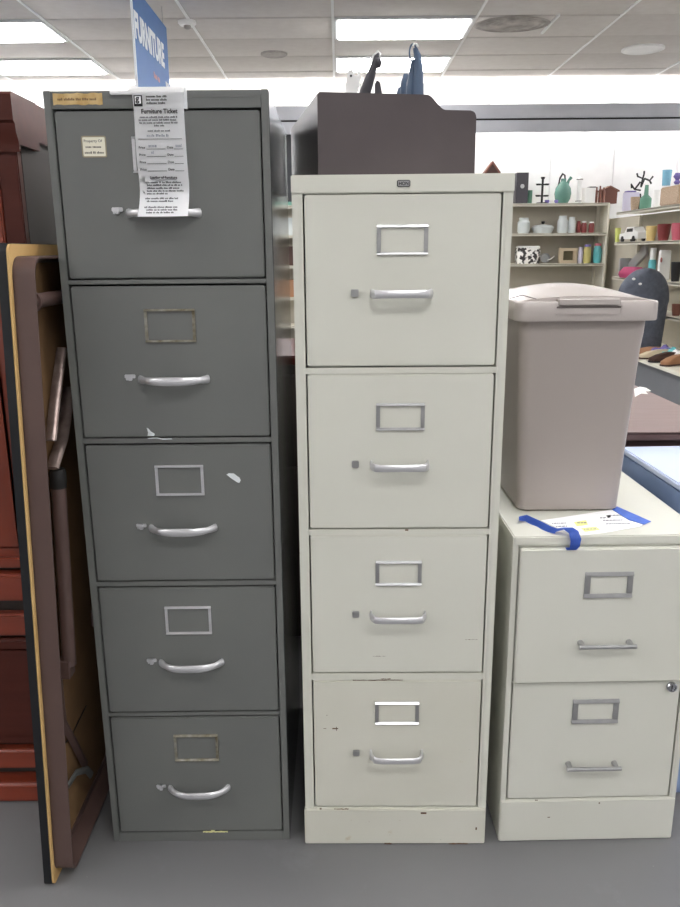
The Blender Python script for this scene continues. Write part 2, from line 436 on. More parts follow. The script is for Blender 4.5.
bm = new(); prism(bm, rrect(.058, .0985, 1.366, 1.399, .003), -.0016, -.0008); pl = obj('property_label', bm, mat('cream_label', (226,222,204), .6), g)
bm = new(); ring(bm, rrect(.0575, .099, 1.3655, 1.3995, .003), rrect(.0595, .097, 1.3675, 1.3975, .002), -.0019, -.0015); obj('label_border', bm, mat('label_border', (150,140,116), .6), pl)
text('label_writing', 'Property Of', .0062, M['ink'], pl, (.0615, -.0019, 1.3895), (PI/2, 0, 0), .0001, 0)
bm = new(); words(bm, .064, .092, 1.3805, .0035, -.0018, random.Random(9)); words(bm, .062, .094, 1.3715, .0035, -.0018, random.Random(10)); obj('label_scribble', bm, mat('typed_ink', (96,92,84), .8), pl)
def chip(pts, y, m, label):
    bm = new(); prism(bm, pts, y-.0006, y+.0004); obj('paint_chip', bm, m, g)['label'] = label
chip([(.1325,.8995),(.136,.897),(.139,.8925),(.1465,.8875),(.145,.8835),(.133,.884),(.1345,.890)], -.0014, M['chipw'], 'white paint chip')
chip([(.132,.8795),(.150,.8808),(.158,.8785),(.176,.8782),(.178,.8768),(.160,.8765),(.150,.8788),(.134,.8780)], -.0006, M['chipw'], 'white scratch')
chip([(.2745,.8085),(.279,.811),(.288,.8105),(.2985,.802),(.3005,.797),(.2977,.792),(.293,.794),(.284,.8005)], -.0014, M['chipw'], 'white paint chip')
decal('paint_chip', .190, .242, .0215, .0245, M['chipy'], g, y=-.0006, jag=.0008, seed=8, label='yellow paint chip')
decal('paint_chip', .207, .215, .0245, .0275, M['chipy'], g, y=-.0014, jag=.0006, seed=8, label='yellow paint chip')

# the hanging furniture ticket on the grey cabinet
t = thing('furniture_ticket', 'long white printed furniture ticket hanging over the top drawer of the grey cabinet', 'ticket', (-.4863, 1.400, 0), .005)
bm = new()
TX0, TX1 = .149, .2325; zt, zb = 1.4665, 1.268
def tx(z): return (z-zt)*-.006
rows = 18; prev = None
for k in range(rows+1):
    z = zt+(zb-zt)*k/rows; u = k/rows
    y = -.0065-.010*math.sin(u*PI)**2*.5 - .038*max(0, (u-.72)/.28)**1.5
    dx = .004*u
    r = [bm.verts.new((TX0+dx+.0006*math.sin(u*9), y, z)), bm.verts.new(((TX0+TX1)/2+dx, y-.001, z)), bm.verts.new((TX1+dx, y, z))]
    if prev:
        bm.faces.new((prev[0], prev[1], r[1], r[0])); bm.faces.new((prev[1], prev[2], r[2], r[1]))
    prev = r
bmesh.ops.solidify(bm, geom=bm.faces[:], thickness=.0004)
sheet = obj('ticket_sheet', bm, M['paper'], t, angle=60)
def ty(z):
    u = (zt-z)/(zt-zb); return -.0065-.005*math.sin(u*PI)**2 - .038*max(0, (u-.72)/.28)**1.5 - .0014
def tdx(z): return .004*(zt-z)/(zt-zb)
def twords(x0, x1, z, h, seed, m=M['ink'], name='printed_line', slope=0):
    bm = new(); words(bm, x0+tdx(z), x1+tdx(z), z, h, ty(z)-.0002, random.Random(seed)); return bm
bm = new(); box(bm, .1515, .1655, ty(1.455)-.0008, ty(1.455), 1.4435, 1.4605, .0); lg = obj('logo_square', bm, M['ink'], sheet)
bm = new(); box(bm, .1535, .1635, ty(1.455)-.0011, ty(1.455)-.0006, 1.4475, 1.4588); obj('logo_field', bm, M['paper'], lg)
text('logo_letter', 'g', .0135, M['ink'], lg, (.1548, ty(1.455)-.0013, 1.4512), (PI/2, 0, 0), .0001, .0004)
text('ticket_title', 'Furniture Ticket', .0098, M['ink'], sheet, (.1925, ty(1.437)-.0006, 1.4325), (PI/2, 0, 0), .0001, .00022, .92, 'CENTER')
bm = new()
for i, z in enumerate((1.457, 1.452, 1.447)): words(bm, .172, .206, z, .0032, ty(z)-.0003, random.Random(20+i))
obj('header_lines', bm, M['ink'], sheet)
bm = new()
for i, (z, a, b) in enumerate(((1.4255, .160, .222), (1.421, .158, .222), (1.4165, .159, .222), (1.412, .183, .2), (1.404, .172, .209))): words(bm, a, b, z, .0026, ty(z)-.0003, random.Random(30+i))
obj('printed_lines', bm, mat('light_ink', (88,88,94), .8), sheet)
bm = new(); box(bm, .155, .228, ty(1.3925)-.0004, ty(1.3925), 1.3922, 1.3928)
for i in range(4):
    z = 1.377-.0115*i
    box(bm, .168, .200, ty(z)-.0004, ty(z), z-.0006, z); box(bm, .214, .229, ty(z)-.0004, ty(z), z-.0006, z)
obj('fill_in_rules', bm, M['ink'], sheet)
for i in range(4):
    z = 1.3775-.0115*i
    text('printed_word', 'Price', .0052, M['ink'], sheet, (.1555, ty(z)-.0006, z), (PI/2, 0, 0), .0001, .00008)
    text('printed_word', 'Date', .0052, M['ink'], sheet, (.2025, ty(z)-.0006, z), (PI/2, 0, 0), .0001, .00008)
bm = new(); words(bm, .170, .206, 1.396, .004, ty(1.396)-.0003, random.Random(44)); words(bm, .172, .186, 1.3795, .005, ty(1.38)-.0003, random.Random(45)); words(bm, .217, .227, 1.3795, .005, ty(1.38)-.0003, random.Random(46)); words(bm, .176, .18, 1.369, .005, ty(1.37)-.0003, random.Random(47))
obj('handwriting', bm, M['faint'], sheet)
text('section_title', 'Loading of Furniture', .0058, M['ink'], sheet, (.1935, ty(1.330)-.0007, 1.330), (PI/2, 0, 0), .0001, .00012, .95, 'CENTER')
bm = new(); box(bm, .172, .215, ty(1.3285)-.0004, ty(1.3285), 1.3283, 1.3287)
for i, (z, a, b) in enumerate(((1.323,.163,.224),(1.3185,.165,.224),(1.3135,.165,.219),(1.309,.165,.228),(1.3045,.165,.2),(1.2965,.163,.218),(1.292,.166,.21),(1.282,.163,.218),(1.2775,.167,.218),(1.273,.167,.213))): words(bm, a, b, z, .0027, ty(z)-.0006, random.Random(60+i))
obj('printed_paragraphs', bm, mat('grey_ink', (70,70,76), .8), sheet)
bm = new(); sweep(bm, [(.158, ty(1.311)-.001, 1.311), (.160, ty(1.308)-.001, 1.3065), (.1605, ty(1.31)-.001, 1.309), (.162, ty(1.306)-.001, 1.305)], .0004, 6); obj('pen_mark', bm, M['ink'], sheet)
bm = new(); box(bm, .112, .1515, -.006, -.0005, 1.4625, 1.4685, .001); box(bm, .145, .2345, -.0072, -.0006, 1.4635, 1.4735, .0012); obj('plastic_fastener', bm, M['zipw'], t)
decal('clear_tape', .226, .2385, 1.440, 1.473, M['tape_clear'], t, y=-.002, jag=.001, seed=12, label='crumpled clear tape')

# beige four drawer cabinet
b = thing('filing_cabinet', 'tall putty beige four-drawer filing cabinet carrying the black tray', 'filing cabinet', (-.0784, 1.3927, 0), -.0108, 'vertical metal filing cabinets')
BW, BH, BD = .3757, 1.334, .64
bx0, bx1 = .0212, .3555
bz = [(.0902, .383), (.4005, .6885), (.7035, .9955), (1.0102, 1.3025)]
bm = carcass(BW, BH, BD, bx0, bx1, [(a-.0028, c+.0006 if k < 3 else c+.0012) for k, (a, c) in enumerate(bz)])
box(bm, -.0006, BW+.0006, -.0035, BD, 1.3045, BH, .0015)
obj('cabinet_body', bm, M['beige'], b)
bm = new(); box(bm, -.002, BW-.0005, -.0045, .01, .001, .0855, .0018); obj('base_plinth', bm, M['beige_worn'], b)
for k, (a, c) in enumerate(bz):
    d = drawer(b, bx0, bx1, a, c, M['beige_worn'] if k == 0 else M['beige'])
    if k == 0: d['label'] = 'bottom drawer with brown rust stains'
    lz = [.3105, .613, .918, 1.2275][k]; hz = [.2185, .5265, .828, 1.1372][k]
    obj('label_holder', holder(.088, .050), M['alu_dull'], d, (.1885, -.001, lz))
    obj('handle', bar_pull(.104, .028, .0135), M['alu'], d, (.188, -.001, hz))
    bm = new(); box(bm, -.0065, .0065, -.005, 0, -.0065, .0065, .0012); box(bm, -.0065, .0065, -.0062, -.004, .001, .0065, .0008)
    obj('thumb_latch', bm, M['alu_dull'], d, (.1065, -.001, hz+.0015))
bm = new(); box(bm, .178, .2005, -.0062, -.003, 1.3135, 1.3245, .0012); mk = obj('maker_badge', bm, M['chairp'], b)
bm = new(); box(bm, .1795, .199, -.0068, -.006, 1.3148, 1.3232, .0008); obj('badge_face', bm, M['alu_dull'], mk)
text('badge_letters', 'HON', .0075, M['ink'], mk, (.1892, -.0070, 1.3163), (PI/2, 0, 0), .0001, .0002, .95, 'CENTER')
for i, (x0, x1, z0, z1) in enumerate(((.03, .034, .086, .0885), (.06, .09, .0862, .0878), (.155, .175, .3862, .3872), (.10, .20, .3835, .3845), (.2, .206, .6985, .7012), (.165,.18,.0004,.0035), (.30,.34,.0004,.003), (.355,.358,.036,.042), (.24, .252, .075, .079))):
    decal('rust_chip', x0, x1, z0, z1, M['rust'], b, y=-.0047 if z0 < .086 else (-.0044 if z0 < .089 else -.0012), th=.0002, jag=.0005, seed=i)
for i, (x0, x1, z0, z1) in enumerate(((.047, .0485, .3045, .306), (.058, .070, .2735, .276), (.066, .0672, .270, .279), (.040, .046, .2745, .2753), (.14, .165, .4365, .4369), (.32, .345, .472, .4723))):
    decal('rust_chip', x0, x1, z0, z1, M['rust'], b, y=-.0012, th=.0001, jag=.0003, seed=i+40)

# cream two drawer cabinet
c2 = thing('filing_cabinet', 'short cream two-drawer filing cabinet carrying the taupe bin', 'filing cabinet', (.3279, 1.3932, 0), .0157, 'vertical metal filing cabinets')
CW, CH, CD = .3672, .6845, .51
cx0, cx1 = .0138, .3505
bm = carcass(CW, CH, CD, cx0, cx1, [(.1015, .3725), (.3765, .6625)], side=.011)
box(bm, -.0006, CW+.0006, -.0045, CD, .6665, CH, .0022)
obj('cabinet_body', bm, M['beige2'], c2)
bm = new(); box(bm, .001, CW-.001, -.003, .01, .001, .0995, .002); obj('base_plinth', bm, M['beige2'], c2)
d = drawer(c2, cx0, cx1, .1038, .3745, M['beige2'])
obj('label_holder', holder(.0935, .053, .0075), M['alu_dull'], d, (.1825, -.001, .308)); obj('handle', rod_pull(.103), M['alu_dull'], d, (.183, -.001, .186))
d = drawer(c2, cx0-.001, cx1+.004, .3785, .6615, M['beige2'], out=.011, th=.024)
obj('label_holder', holder(.093, .052, .0075), M['alu_dull'], d, (.1835, -.012, .588)); obj('handle', rod_pull(.103), M['alu_dull'], d, (.1855, -.012, .466))
t = bm = new(); lathe(bm, [(.0105, 0), (.0105, .005), (.009, .007), (.0068, .007), (.006, .0045), (0, .0045)]); lk = obj('lock', bm, M['chrome'], c2, (.3317, -.001, .3604), (PI/2, 0, 0))
bm = new(); box(bm, -.001, .001, -.0045, .0045, .0045, .0055); obj('keyhole', bm, M['black'], lk)
for i, (x0, x1, z0, z1) in enumerate(((.0715, .077, .1005, .1022), (.205, .208, .090, .093), (.10, .105, .058, .060))):
    decal('rust_chip', x0, x1, z0, z1, M['rust'], c2, y=-.0032, th=.0001, jag=.0004, seed=i+70)

# ------------------------------------------------------------------ black tray on the beige cabinet
bxo = thing('letter_tray', 'black plastic open-top tray with stepped front on the beige cabinet', 'tray', (-.035, 1.5, BH), .17)
W_, D_, H_ = .296, .42, .149
def prof(W):
    p = [(0, .006), (W, .006)]
    p += [(W, .112)] + [(W-.012+.012*math.cos(a), .112+.012*math.sin(a)) for a in (PI/6, PI/3, PI/2)]
    for k in range(9):
        u = k/8; p.append((W*.80-(W*.12)*u, .124+.025*(u*u*(3-2*u))))
    p += [(.004, H_), (0, H_-.004)]
    return p
bm = new(); prism(bm, prof(W_), 0, .006); obj('front_panel', bm, M['boxblk'], bxo)
bm = new(); prism(bm, prof(W_), D_-.006, D_); obj('back_panel', bm, M['boxblk'], bxo)
bm = new(); box(bm, 0, .006, .006, D_-.006, .006, H_-.002, .001); obj('side_panel', bm, M['boxblk'], bxo)
bm = new(); box(bm, W_-.006, W_, .006, D_-.006, .006, .122, .001); obj('side_panel', bm, M['boxblk'], bxo)
bm = new(); box(bm, -.002, W_+.002, -.002, D_+.002, 0, .006, .0015); obj('base', bm, M['boxblk'], bxo)
# tools standing in the tray; they rest on its bottom
def outline_tool(name, label, pts, th, m, y, cat='tool', hole=None):
    P = []
    for px, py in pts:
        q = at(px, py, Y=y); P.append((q.x, max(q.z, BH+.0065)))
    bm = new(); prism(bm, P, y, y+th)
    bmesh.ops.bevel(bm, geom=[e for e in bm.edges if abs(e.verts[0].co.y-e.verts[1].co.y) < 1e-6], offset=min(.0015, th/4), segments=2, affect='EDGES')
    return tag(obj(name, bm, m), label, cat)
o = outline_tool('plastic_bracket', 'white plastic bracket standing up at the left in the black tray', [(344,160),(345,90),(348,70),(353,69),(354,76),(358,76),(358,70),(361,72),(359,86),(356,92),(362,160)], .012, C_['white'], 1.66, 'bracket')
bm = new(); q = at(351, 76, Y=1.66); cyl(bm, (q.x, q.y-.0005, q.z), .0022, .002, 'y', 12); obj('screw_hole', bm, M['black']).parent = o
t = thing('hooked_tool', 'dark grey curved tool handle with pale rounded tip in the black tray', 'tool')
bm = new(); ptsA = [at(a, c, Y=1.60) for a, c in ((362,165),(363,120),(365,92),(370,78),(374,66),(376,57),(379,53))]
sweep(bm, ptsA, [(.008,.012),(.008,.012),(.008,.011),(.008,.009),(.008,.0065),(.007,.006),(.005,.004)], 14, up=(0,1,0)); obj('shaft', bm, C_['dgray'], t)
bm = new(); q = at(377, 63, Y=1.60); lathe(bm, [(0,-.009),(.006,-.008),(.009,-.003),(.009,.003),(.006,.008),(0,.009)], (q.x, q.y, q.z)); obj('pivot', bm, C_['dgray'], t)
bm = new(); sweep(bm, [at(a, c, Y=1.597) for a, c in ((372,60),(374,55),(378,51.5),(380,54),(380,58))], (.003,.0025), 8, up=(0,1,0)); obj('pale_tip', bm, C_['white'], t)
o = outline_tool('grey_clip', 'small dark grey clip leaning beside the curved tool in the tray', [(374,150),(375,84),(377,80),(380,82),(382,92),(386,150)], .012, C_['dgray'], 1.63, 'clip')
t = thing('pair_of_tongs', 'blue-grey upright tongs with looped ends, tallest item in the black tray', 'tongs')
bm = new(); sweep(bm, [at(a, c, Y=1.62) for a, c in ((418,165),(418,120),(418,92),(418.5,70),(417.5,56),(415,48))], [(.007,.011)]*3+[(.006,.009),(.006,.007),(.005,.004)], 14, up=(0,1,0)); obj('arm', bm, C_['bluegray'], t)
bm = new(); sweep(bm, [at(a, c, Y=1.625) for a, c in ((409,165),(410,120),(410,92),(412,72),(413,60))], [(.005,.008)]*3+[(.004,.006),(.003,.003)], 12, up=(0,1,0)); obj('arm', bm, C_['bluegray'], t)
bm = new(); q = [at(413+3.5*math.cos(a), 53+9*math.sin(a), Y=1.62) for a in [2*PI*k/16 for k in range(17)]]; sweep(bm, q, .0016, 8, up=(0,1,0)); obj('loop', bm, C_['bluegray'], t)
bm = new(); sweep(bm, [at(a, c, Y=1.616) for a, c in ((413,46),(414.5,43.5),(416.5,44),(418,47))], (.002,.002), 8, up=(0,1,0)); obj('pale_tip', bm, C_['white'], t)
bm = new(); sweep(bm, [at(a, c, Y=1.65) for a, c in ((404,165),(403,110),(403,92),(404,82),(406,75),(408,74))], [(.006,.006)]*4+[(.005,.005),(.002,.002)], 12, up=(0,1,0)); tag(obj('scissor_handle', bm, C_['bluegray']), 'short rounded blue-grey handle left of the tongs in the tray', 'handle')
bm = new(); sweep(bm, [at(a, c, Y=1.68) for a, c in ((399,165),(399,110),(399,94),(400,89),(402,87))], [(.006,.005)]*3+[(.005,.004),(.002,.002)], 12, up=(0,1,0)); tag(obj('scissor_handle', bm, C_['bluegray']), 'shortest blue-grey handle tip at the left of the tongs in the tray', 'handle')

# ------------------------------------------------------------------ waste bin on the cream cabinet
BC = (.471, 1.655); BZ = CH
bn = thing('waste_bin', 'taupe plastic lidded waste bin standing on the cream two-drawer cabinet', 'waste bin', (BC[0], BC[1], BZ))
def rr3(hw, hd, z, r, n=7): return [(x, y, z) for x, y in rrect(-hw, hw, -hd, hd, r, n)]
bm = new()
L = []
for u in (0, .012, .05, .3, .6, .85, .93, .97, 1):
    hw = .104+.0185*u; hd = .120+.021*u
    if u == 0: hw -= .006; hd -= .006
    if u >= .93: hw += .0015; hd += .0015
    L.append(rr3(hw, hd, .395*u, .019+.004*u))
loft(bm, L); obj('bin_body', bm, M['taupe'], bn)
bm = new()
hw, hd = .1375, .160
loft(bm, [rr3(hw-.006, hd-.006, .3925, .018), rr3(hw-.001, hd-.001, .393, .020), rr3(hw, hd, .396, .020), rr3(hw, hd, .427, .020), rr3(hw-.0015, hd-.0015, .4295, .020), rr3(hw-.006, hd-.006, .430, .020)])
lid = obj('bin_lid', bm, M['taupe_lid'], bn)
# domed flap: an arched swing top between the rims
bm = new(); n = 26
def dome(u, v, top=True):
    x = -hw+.010 + (2*hw-.020)*u; y = -hd+.014 + (2*hd-.026)*v
    z = .4295 + .027*(math.sin(PI*u)**.7)*(.25+.75*math.sin(PI*min(1, v*.8+.05)))
    return (x, y, z)
G = [[bm.verts.new(dome(i/n, j/n)) for j in range(n+1)] for i in range(n+1)]
for i in range(n):
    for j in range(n): bm.faces.new((G[i][j], G[i+1][j], G[i+1][j+1], G[i][j+1]))
G0 = [G[i][0] for i in range(n+1)] + [G[n][j] for j in range(1, n+1)] + [G[i][n] for i in range(n-1, -1, -1)] + [G[0][j] for j in range(n-1, 0, -1)]
low = [bm.verts.new((v.co.x, v.co.y, .427)) for v in G0]
for k in range(len(G0)): bm.faces.new((G0[k], G0[(k+1) % len(G0)], low[(k+1) % len(G0)], low[k]))
obj('swing_flap', bm, M['taupe_lid'], lid, angle=60)
bm = new(); box(bm, -.058, .060, -hd-.003, -hd+.03, .4205, .4365, .003, 3); obj('lid_latch', bm, M['taupe_lid'], lid)
bm = new(); box(bm, -.060, .062, -hd-.0012, -hd+.002, .4172, .4204, .0004); obj('latch_slot', bm, mat('shadow_gap', (92,84,82), .6), lid)
bm = new(); box(bm, -.062, .064, -hd-.0022, -hd+.002, .4045, .4075, .001); box(bm, .061, .064, -hd-.0022, -hd+.002, .4075, .424, .001); obj('latch_lip', bm, M['taupe_lid'], lid)
bm = new(); sweep(bm, [(-.136, -.105, .4335), (-.118, -.125, .4405), (-.096, -.146, .434)], (.001, .0015), 8); obj('flap_seam', bm, mat('shadow_gap', (92,84,82), .6), lid)

# paper with blue tape on the cream cabinet
t = thing('paper_tag', 'white paper with yellow highlight and blue tape lying in front of the bin', 'paper', (0, 0, CH))
def zp(px, py): q = at(px, py, Z=CH+.002); return q.x, q.y
def clampy(q): return (q[0], max(q[1], 1.3915))
poly = [clampy(zp(*p)) for p in ((541,520),(617,508.5),(648,520),(640,526),(606,532),(583,536.5),(568,532))]
bm = new(); prism(bm, poly, .0006, .0012, 'xy'); sh = obj('paper_sheet', bm, M['paper'], t)
def strip(name, pp, m, z0=.0013, z1=.0018):
    bm = new(); prism(bm, [clampy(zp(*p)) for p in pp], z0, z1, 'xy'); return obj(name, bm, m, sh)
strip('highlighter_mark', ((574,522),(586,520),(588,524.5),(577,526)), M['yell']); strip('highlighter_mark', ((581,528),(596,526.5),(600,529.5),(585,531.5)), M['yell'])
bm = new(); rnd = random.Random(5)
for a, c_, e_ in ((600, 606, 517.5), (609, 624, 515), (603, 622, 520), (606, 628, 523.5), (552, 566, 523), (556, 566, 526), (577, 585, 522.5), (584, 596, 528.8)):
    x = a; bm = new()
    while x < c_:
        w = rnd.uniform(1, 3.2); yy = e_-(x-a)*.02
        q = [clampy(zp(x, yy)), clampy(zp(x+w, yy-.1)), clampy(zp(x+w, yy+.6)), clampy(zp(x, yy+.7))]
        prism(bm, q, .0019, .0021, 'xy'); x += w+.7
    obj('printed_line', bm, mat('grey_print', (110,112,124), .8), sh)
strip('printed_mark', ((606.5,515.5),(610,515),(611,517),(608,518)), M['ink'], .0019, .0022)
bm = new(); prism(bm, [clampy(zp(*p)) for p in ((612,509.5),(617,506.5),(634,514),(651,521.5),(644,524.5),(629,520))], .0018, .0025, 'xy'); obj('tape_strip', bm, M['btape'], t)
# crumpled tape that curls over the front edge
def ribbon(pts, widths):
    bm = new(); prev = None
    for (p, w) in zip(pts, widths):
        a, c_ = bm.verts.new(Vector(p)-Vector(w)), bm.verts.new(Vector(p)+Vector(w))
        if prev: bm.faces.new((prev[0], prev[1], c_, a))
        prev = (a, c_)
    bmesh.ops.solidify(bm, geom=bm.faces[:], thickness=.0006); return bm
K = [(519,518.5,.010),(526,518,.004),(538,524,.003),(549,529,.004),(556,531,.005)]
pts = []
for px, py, dz in K:
    q = at(px, py, Z=CH+dz); pts.append((q.x, max(q.y, 1.396), dz))
pts = [(x, y, z) for x, y, z in pts]
bm = ribbon(pts, [(.002,.009,.001),(.004,.011,.003),(.005,.009,.004),(.005,.008,.003),(.004,.009,.002)])
obj('tape_strip', bm, M['btape'], t)
q0 = at(556, 530, Z=CH+.005)
x0 = q0.x
bm = ribbon([(x0, 1.412, .004), (x0+.008, 1.402, .010), (x0+.018, 1.394, .014), (x0+.026, 1.385, .010), (x0+.029, 1.3775, -.003), (x0+.027, 1.3755, -.016), (x0+.022, 1.3775, -.023), (x0+.018, 1.3785, -.018)], [(.002,.007,.001),(.006,.006,.001),(.009,.003,.001),(.009,.001,.002),(.010,0,.002),(.0095,0,.001),(.009,0,0),(.008,0,0)])
obj('tape_strip', bm, M['btape'], t, angle=60)

# ------------------------------------------------------------------ folding table at left
TT = .040
ft = thing('folding_table', 'brown folding table standing on its end, leaning on the grey cabinet', 'table', (-.590, 1.279, 0.0), rot=(0, TT, .006))
TH, TD = 1.228, .40
def rp(y0, y1, z0, z1, r): return rrect(y0, y1, z0, z1, r, 6)
bm = new(); prism(bm, rp(0, TD, 0, TH, .014), 0, .015, 'yz'); obj('table_top', bm, M['lamin'], ft)
bm = new(); prism(bm, rp(.013, TD-.013, .02, TH-.020, .02), .015, .0183, 'yz'); obj('underside_board', bm, mat('shaded_hardboard', (112,84,56), .8, c2=(132,102,68), scale=8, mix=.5), ft)  # shadow inside the apron put into the board colour
bm = new(); ring(bm, rp(.001, TD-.001, .001, TH-.001, .014), rp(.014, TD-.014, .021, TH-.021, .02), .015, .0185, 'yz'); obj('margin_band', bm, M['hardboard'], ft)['label'] = 'tan board margin in the lit tone'  # same board as the underside, kept in its lit colour
bm = new(); ring(bm, rp(.010, TD-.012, .020, TH-.020, .030), rp(.013, TD-.015, .023, TH-.023, .028), .0185, .0545, 'yz')
ap = obj('apron_frame', bm, M['brownsteel'], ft)
bm = new(); ring(bm, rp(.010, TD-.012, .020, TH-.020, .030), rp(.038, TD-.030, .040, TH-.032, .022), .0185, .0205, 'yz'); obj('apron_flange', bm, M['brownsteel'], ap)
def fleg(y, z0, z1, x=.038):
    l = bm = new(); cyl(bm, (x, y, (z0+z1)/2), .0135, z1-z0, 'z', 20); l = obj('leg', bm, M['brownsteel'], ft)
    bm = new(); lathe(bm, [(.0148, 0), (.0155, .012), (.0152, .030), (.012, .036), (.0105, .034), (0, .032)], (x, y, z1-.022)); obj('rubber_foot', bm, M['rubber'], l)
fleg(.105, .43, .815); fleg(TD-.075, .43, .815)
bm = new(); cyl(bm, (.036, TD/2, 1.135), .0125, TD-.045, 'y', 20); obj('cross_bar', bm, M['brownsteel'], ft)
bm = new(); lathe(bm, [(.017, 0), (.018, .004), (.012, .012), (0, .012)], (0, 0, 0)); obj('bar_collar', bm, M['brownsteel'], ft, (.036, .036, 1.135), (-PI/2, 0, 0))
bm = new(); sweep(bm, [(.03, .19, 1.04), (.032, .135, .96), (.034, .092, .885)], (.003, .010), 8); obj('folding_brace', bm, mat('worn_steel', (110,92,86), .3, metal=.6, c2=(150,136,130), scale=40), ft)
bm = new(); sweep(bm, [(.03, .22, .96), (.034, .15, .875), (.036, .085, .835)], (.004, .012), 8); obj('folding_brace', bm, mat('worn_steel', (110,92,86), .3), ft)
for y in (.105, TD-.075):
    bm = new(); box(bm, .0185, .044, y-.016, y+.016, .405, .445, .002); obj('hinge_bracket', bm, M['brownsteel'], ft)
bm = new(); sweep(bm, [(.022, .09, .42), (.022, .1, .30), (.024, .16, .20), (.026, .20, .13)], (.012, .004), 8); obj('support_rail', bm, M['brownsteel'], ft)
bm = new(); sweep(bm, [(.022, .10, .155), (.030, .13, .165), (.042, .16, .150), (.046, .175, .125)], (.008, .003), 8); obj('spring_clip', bm, mat('dull_zinc', (120,122,120), .4, metal=.7), ft)
bm = new(); sweep(bm, [(.021, .07, .262), (.021, .14, .245), (.021, .24, .252)], .0012, 6); obj('wire', bm, M['black'], ft)

# ------------------------------------------------------------------ cherry armoire at far left
ar = thing('armoire', 'dark cherry wood armoire with panelled doors behind the folding table at left', 'armoire', (-1.50, 1.545, 0))
AW, AD, AH = .905, .45, 1.47
def az(py): return at(16, py, Y=1.54).z
bm = new(); box(bm, .0, AW, .02, AD, .05, AH, .002); obj('armoire_body', bm, M['armside'], ar)  # shade on the armoire's side put into the body colour
bm = new(); prism(bm, [(.0, 1.405), (.0, 1.395), (-.006, 1.392), (-.006, 1.41), (-.014, 1.425), (-.016, 1.44), (-.022, 1.445), (-.022, 1.488), (-.018, 1.493), (.1, 1.493), (.1, 1.405)], -.012, AW+.008, 'yz')
# cornice profile is extruded along the width, return along the side
box(bm, AW-.0, AW+.006, .0, AD, 1.42, 1.493, .002)
obj('cornice', bm, M['cherryd'], ar)
bm = new()
for a, c_ in ((0, .035), (AW-.037, AW), (AW/2-.02, AW/2+.02)): box(bm, a, c_, -.0, .02, .05, 1.395, .002)
box(bm, .035, AW-.037, 0, .02, 1.355, 1.395, .002); 
obj('face_frame', bm, M['cherryd'], ar)
def panel_door(x0, x1, z0, z1, m):
    d = None; bm = new(); s = .022
    for a in ((x0, x0+s, z0, z1), (x1-s, x1, z0, z1), (x0+s, x1-s, z0, z0+s), (x0+s, x1-s, z1-s, z1)): box(bm, a[0], a[1], -.006, .012, a[2], a[3], .003)
    d = obj('door', bm, M['cherryh'], ar)
    bm = new(); box(bm, x0+s, x1-s, .006, .012, z0+s, z1-s); box(bm, x0+s+.02, x1-s-.02, .0, .008, z0+s+.02, z1-s-.02, .007); obj('door_panel', bm, m, d)
    bm = new(); lathe(bm, [(.006, 0), (.005, .012), (.011, .018), (.010, .026), (0, .028)]); obj('knob', bm, M['brass'], d, ((x0+.011) if x0 > AW/2 else (x1-.011), -.006, (z0+z1)/2), (PI/2, 0, 0))
for (x0, x1) in ((.036, AW/2-.021), (AW/2+.021, AW-.038)):
    panel_door(x0, x1, az(568), 1.353, M['cherry'])
def drawer_front(x0, x1, z0, z1):
    bm = new(); box(bm, x0, x1, -.008, .012, z0, z1, .006, 3); box(bm, x0+.03, x1-.03, -.011, 0, z0+.022, z1-.022, .003); d = obj('drawer_front', bm, M['cherryd'], ar)
    for xx in (x0+.2*(x1-x0), x0+.8*(x1-x0)):
        bm = new(); lathe(bm, [(.006, 0), (.005, .012), (.011, .018), (0, .026)]); obj('knob', bm, M['brass'], d, (xx, -.011, (z0+z1)/2), (PI/2, 0, 0))
drawer_front(.036, AW-.038, az(744), az(639))
bm = new()
for (a, c_, dy) in ((600, 573, -.014), (636, 614, -.008), (768, 749, -.010)):
    box(bm, -.004, AW-.001, dy, .02, az(a), az(c_), .006, 3)
obj('rail_moulding', bm, M['cherryh'], ar)
bm = new(); box(bm, -.008, AW-.0005, -.022, AD, 0, az(779), .008, 3); obj('base_plinth', bm, M['cherryh'], ar)

# ------------------------------------------------------------------ hanging banner
sg = thing('hanging_sign', 'blue hanging banner with white lettering above the grey cabinet', 'sign', (-1.36, 5.78, 2.05))
SH = .90; SL = 1.13
bm = new(); box(bm, -.006, 0, .015, SL, 0, SH, .001); obj('sign_panel', bm, M['signb'], sg)
bm = new(); box(bm, -.010, .004, 0, .018, -.005, SH+.01, .002); obj('sign_frame', bm, M['signw'], sg)
for y in (.12, SL-.12):
    bm = new(); cyl(bm, (-.003, y, SH+(CZ-2.05-SH)/2), .002, CZ-2.05-SH, 'z', 8); obj('hanging_wire', bm, M['alu_dull'], sg)
RS = (PI/2, 0, PI/2)
text('lettering', 'FURNITURE', .228, M['signw'], sg, (.0012, .035, .575), RS, .001, .010, .78)
bm = new(); words(bm, .0, .20, 0, .042, 0, random.Random(3), th=.001); obj('small_lettering', bm, M['signr'], sg, (.001, .55, .42), (0, 0, PI/2))
bm = new(); words(bm, .0, .13, 0, .05, 0, random.Random(8), th=.001); words(bm, 0.02, .11, -.09, .05, 0, random.Random(9), th=.001); obj('small_lettering', bm, M['signw'], sg, (.001, .97, .44), (0, 0, PI/2))

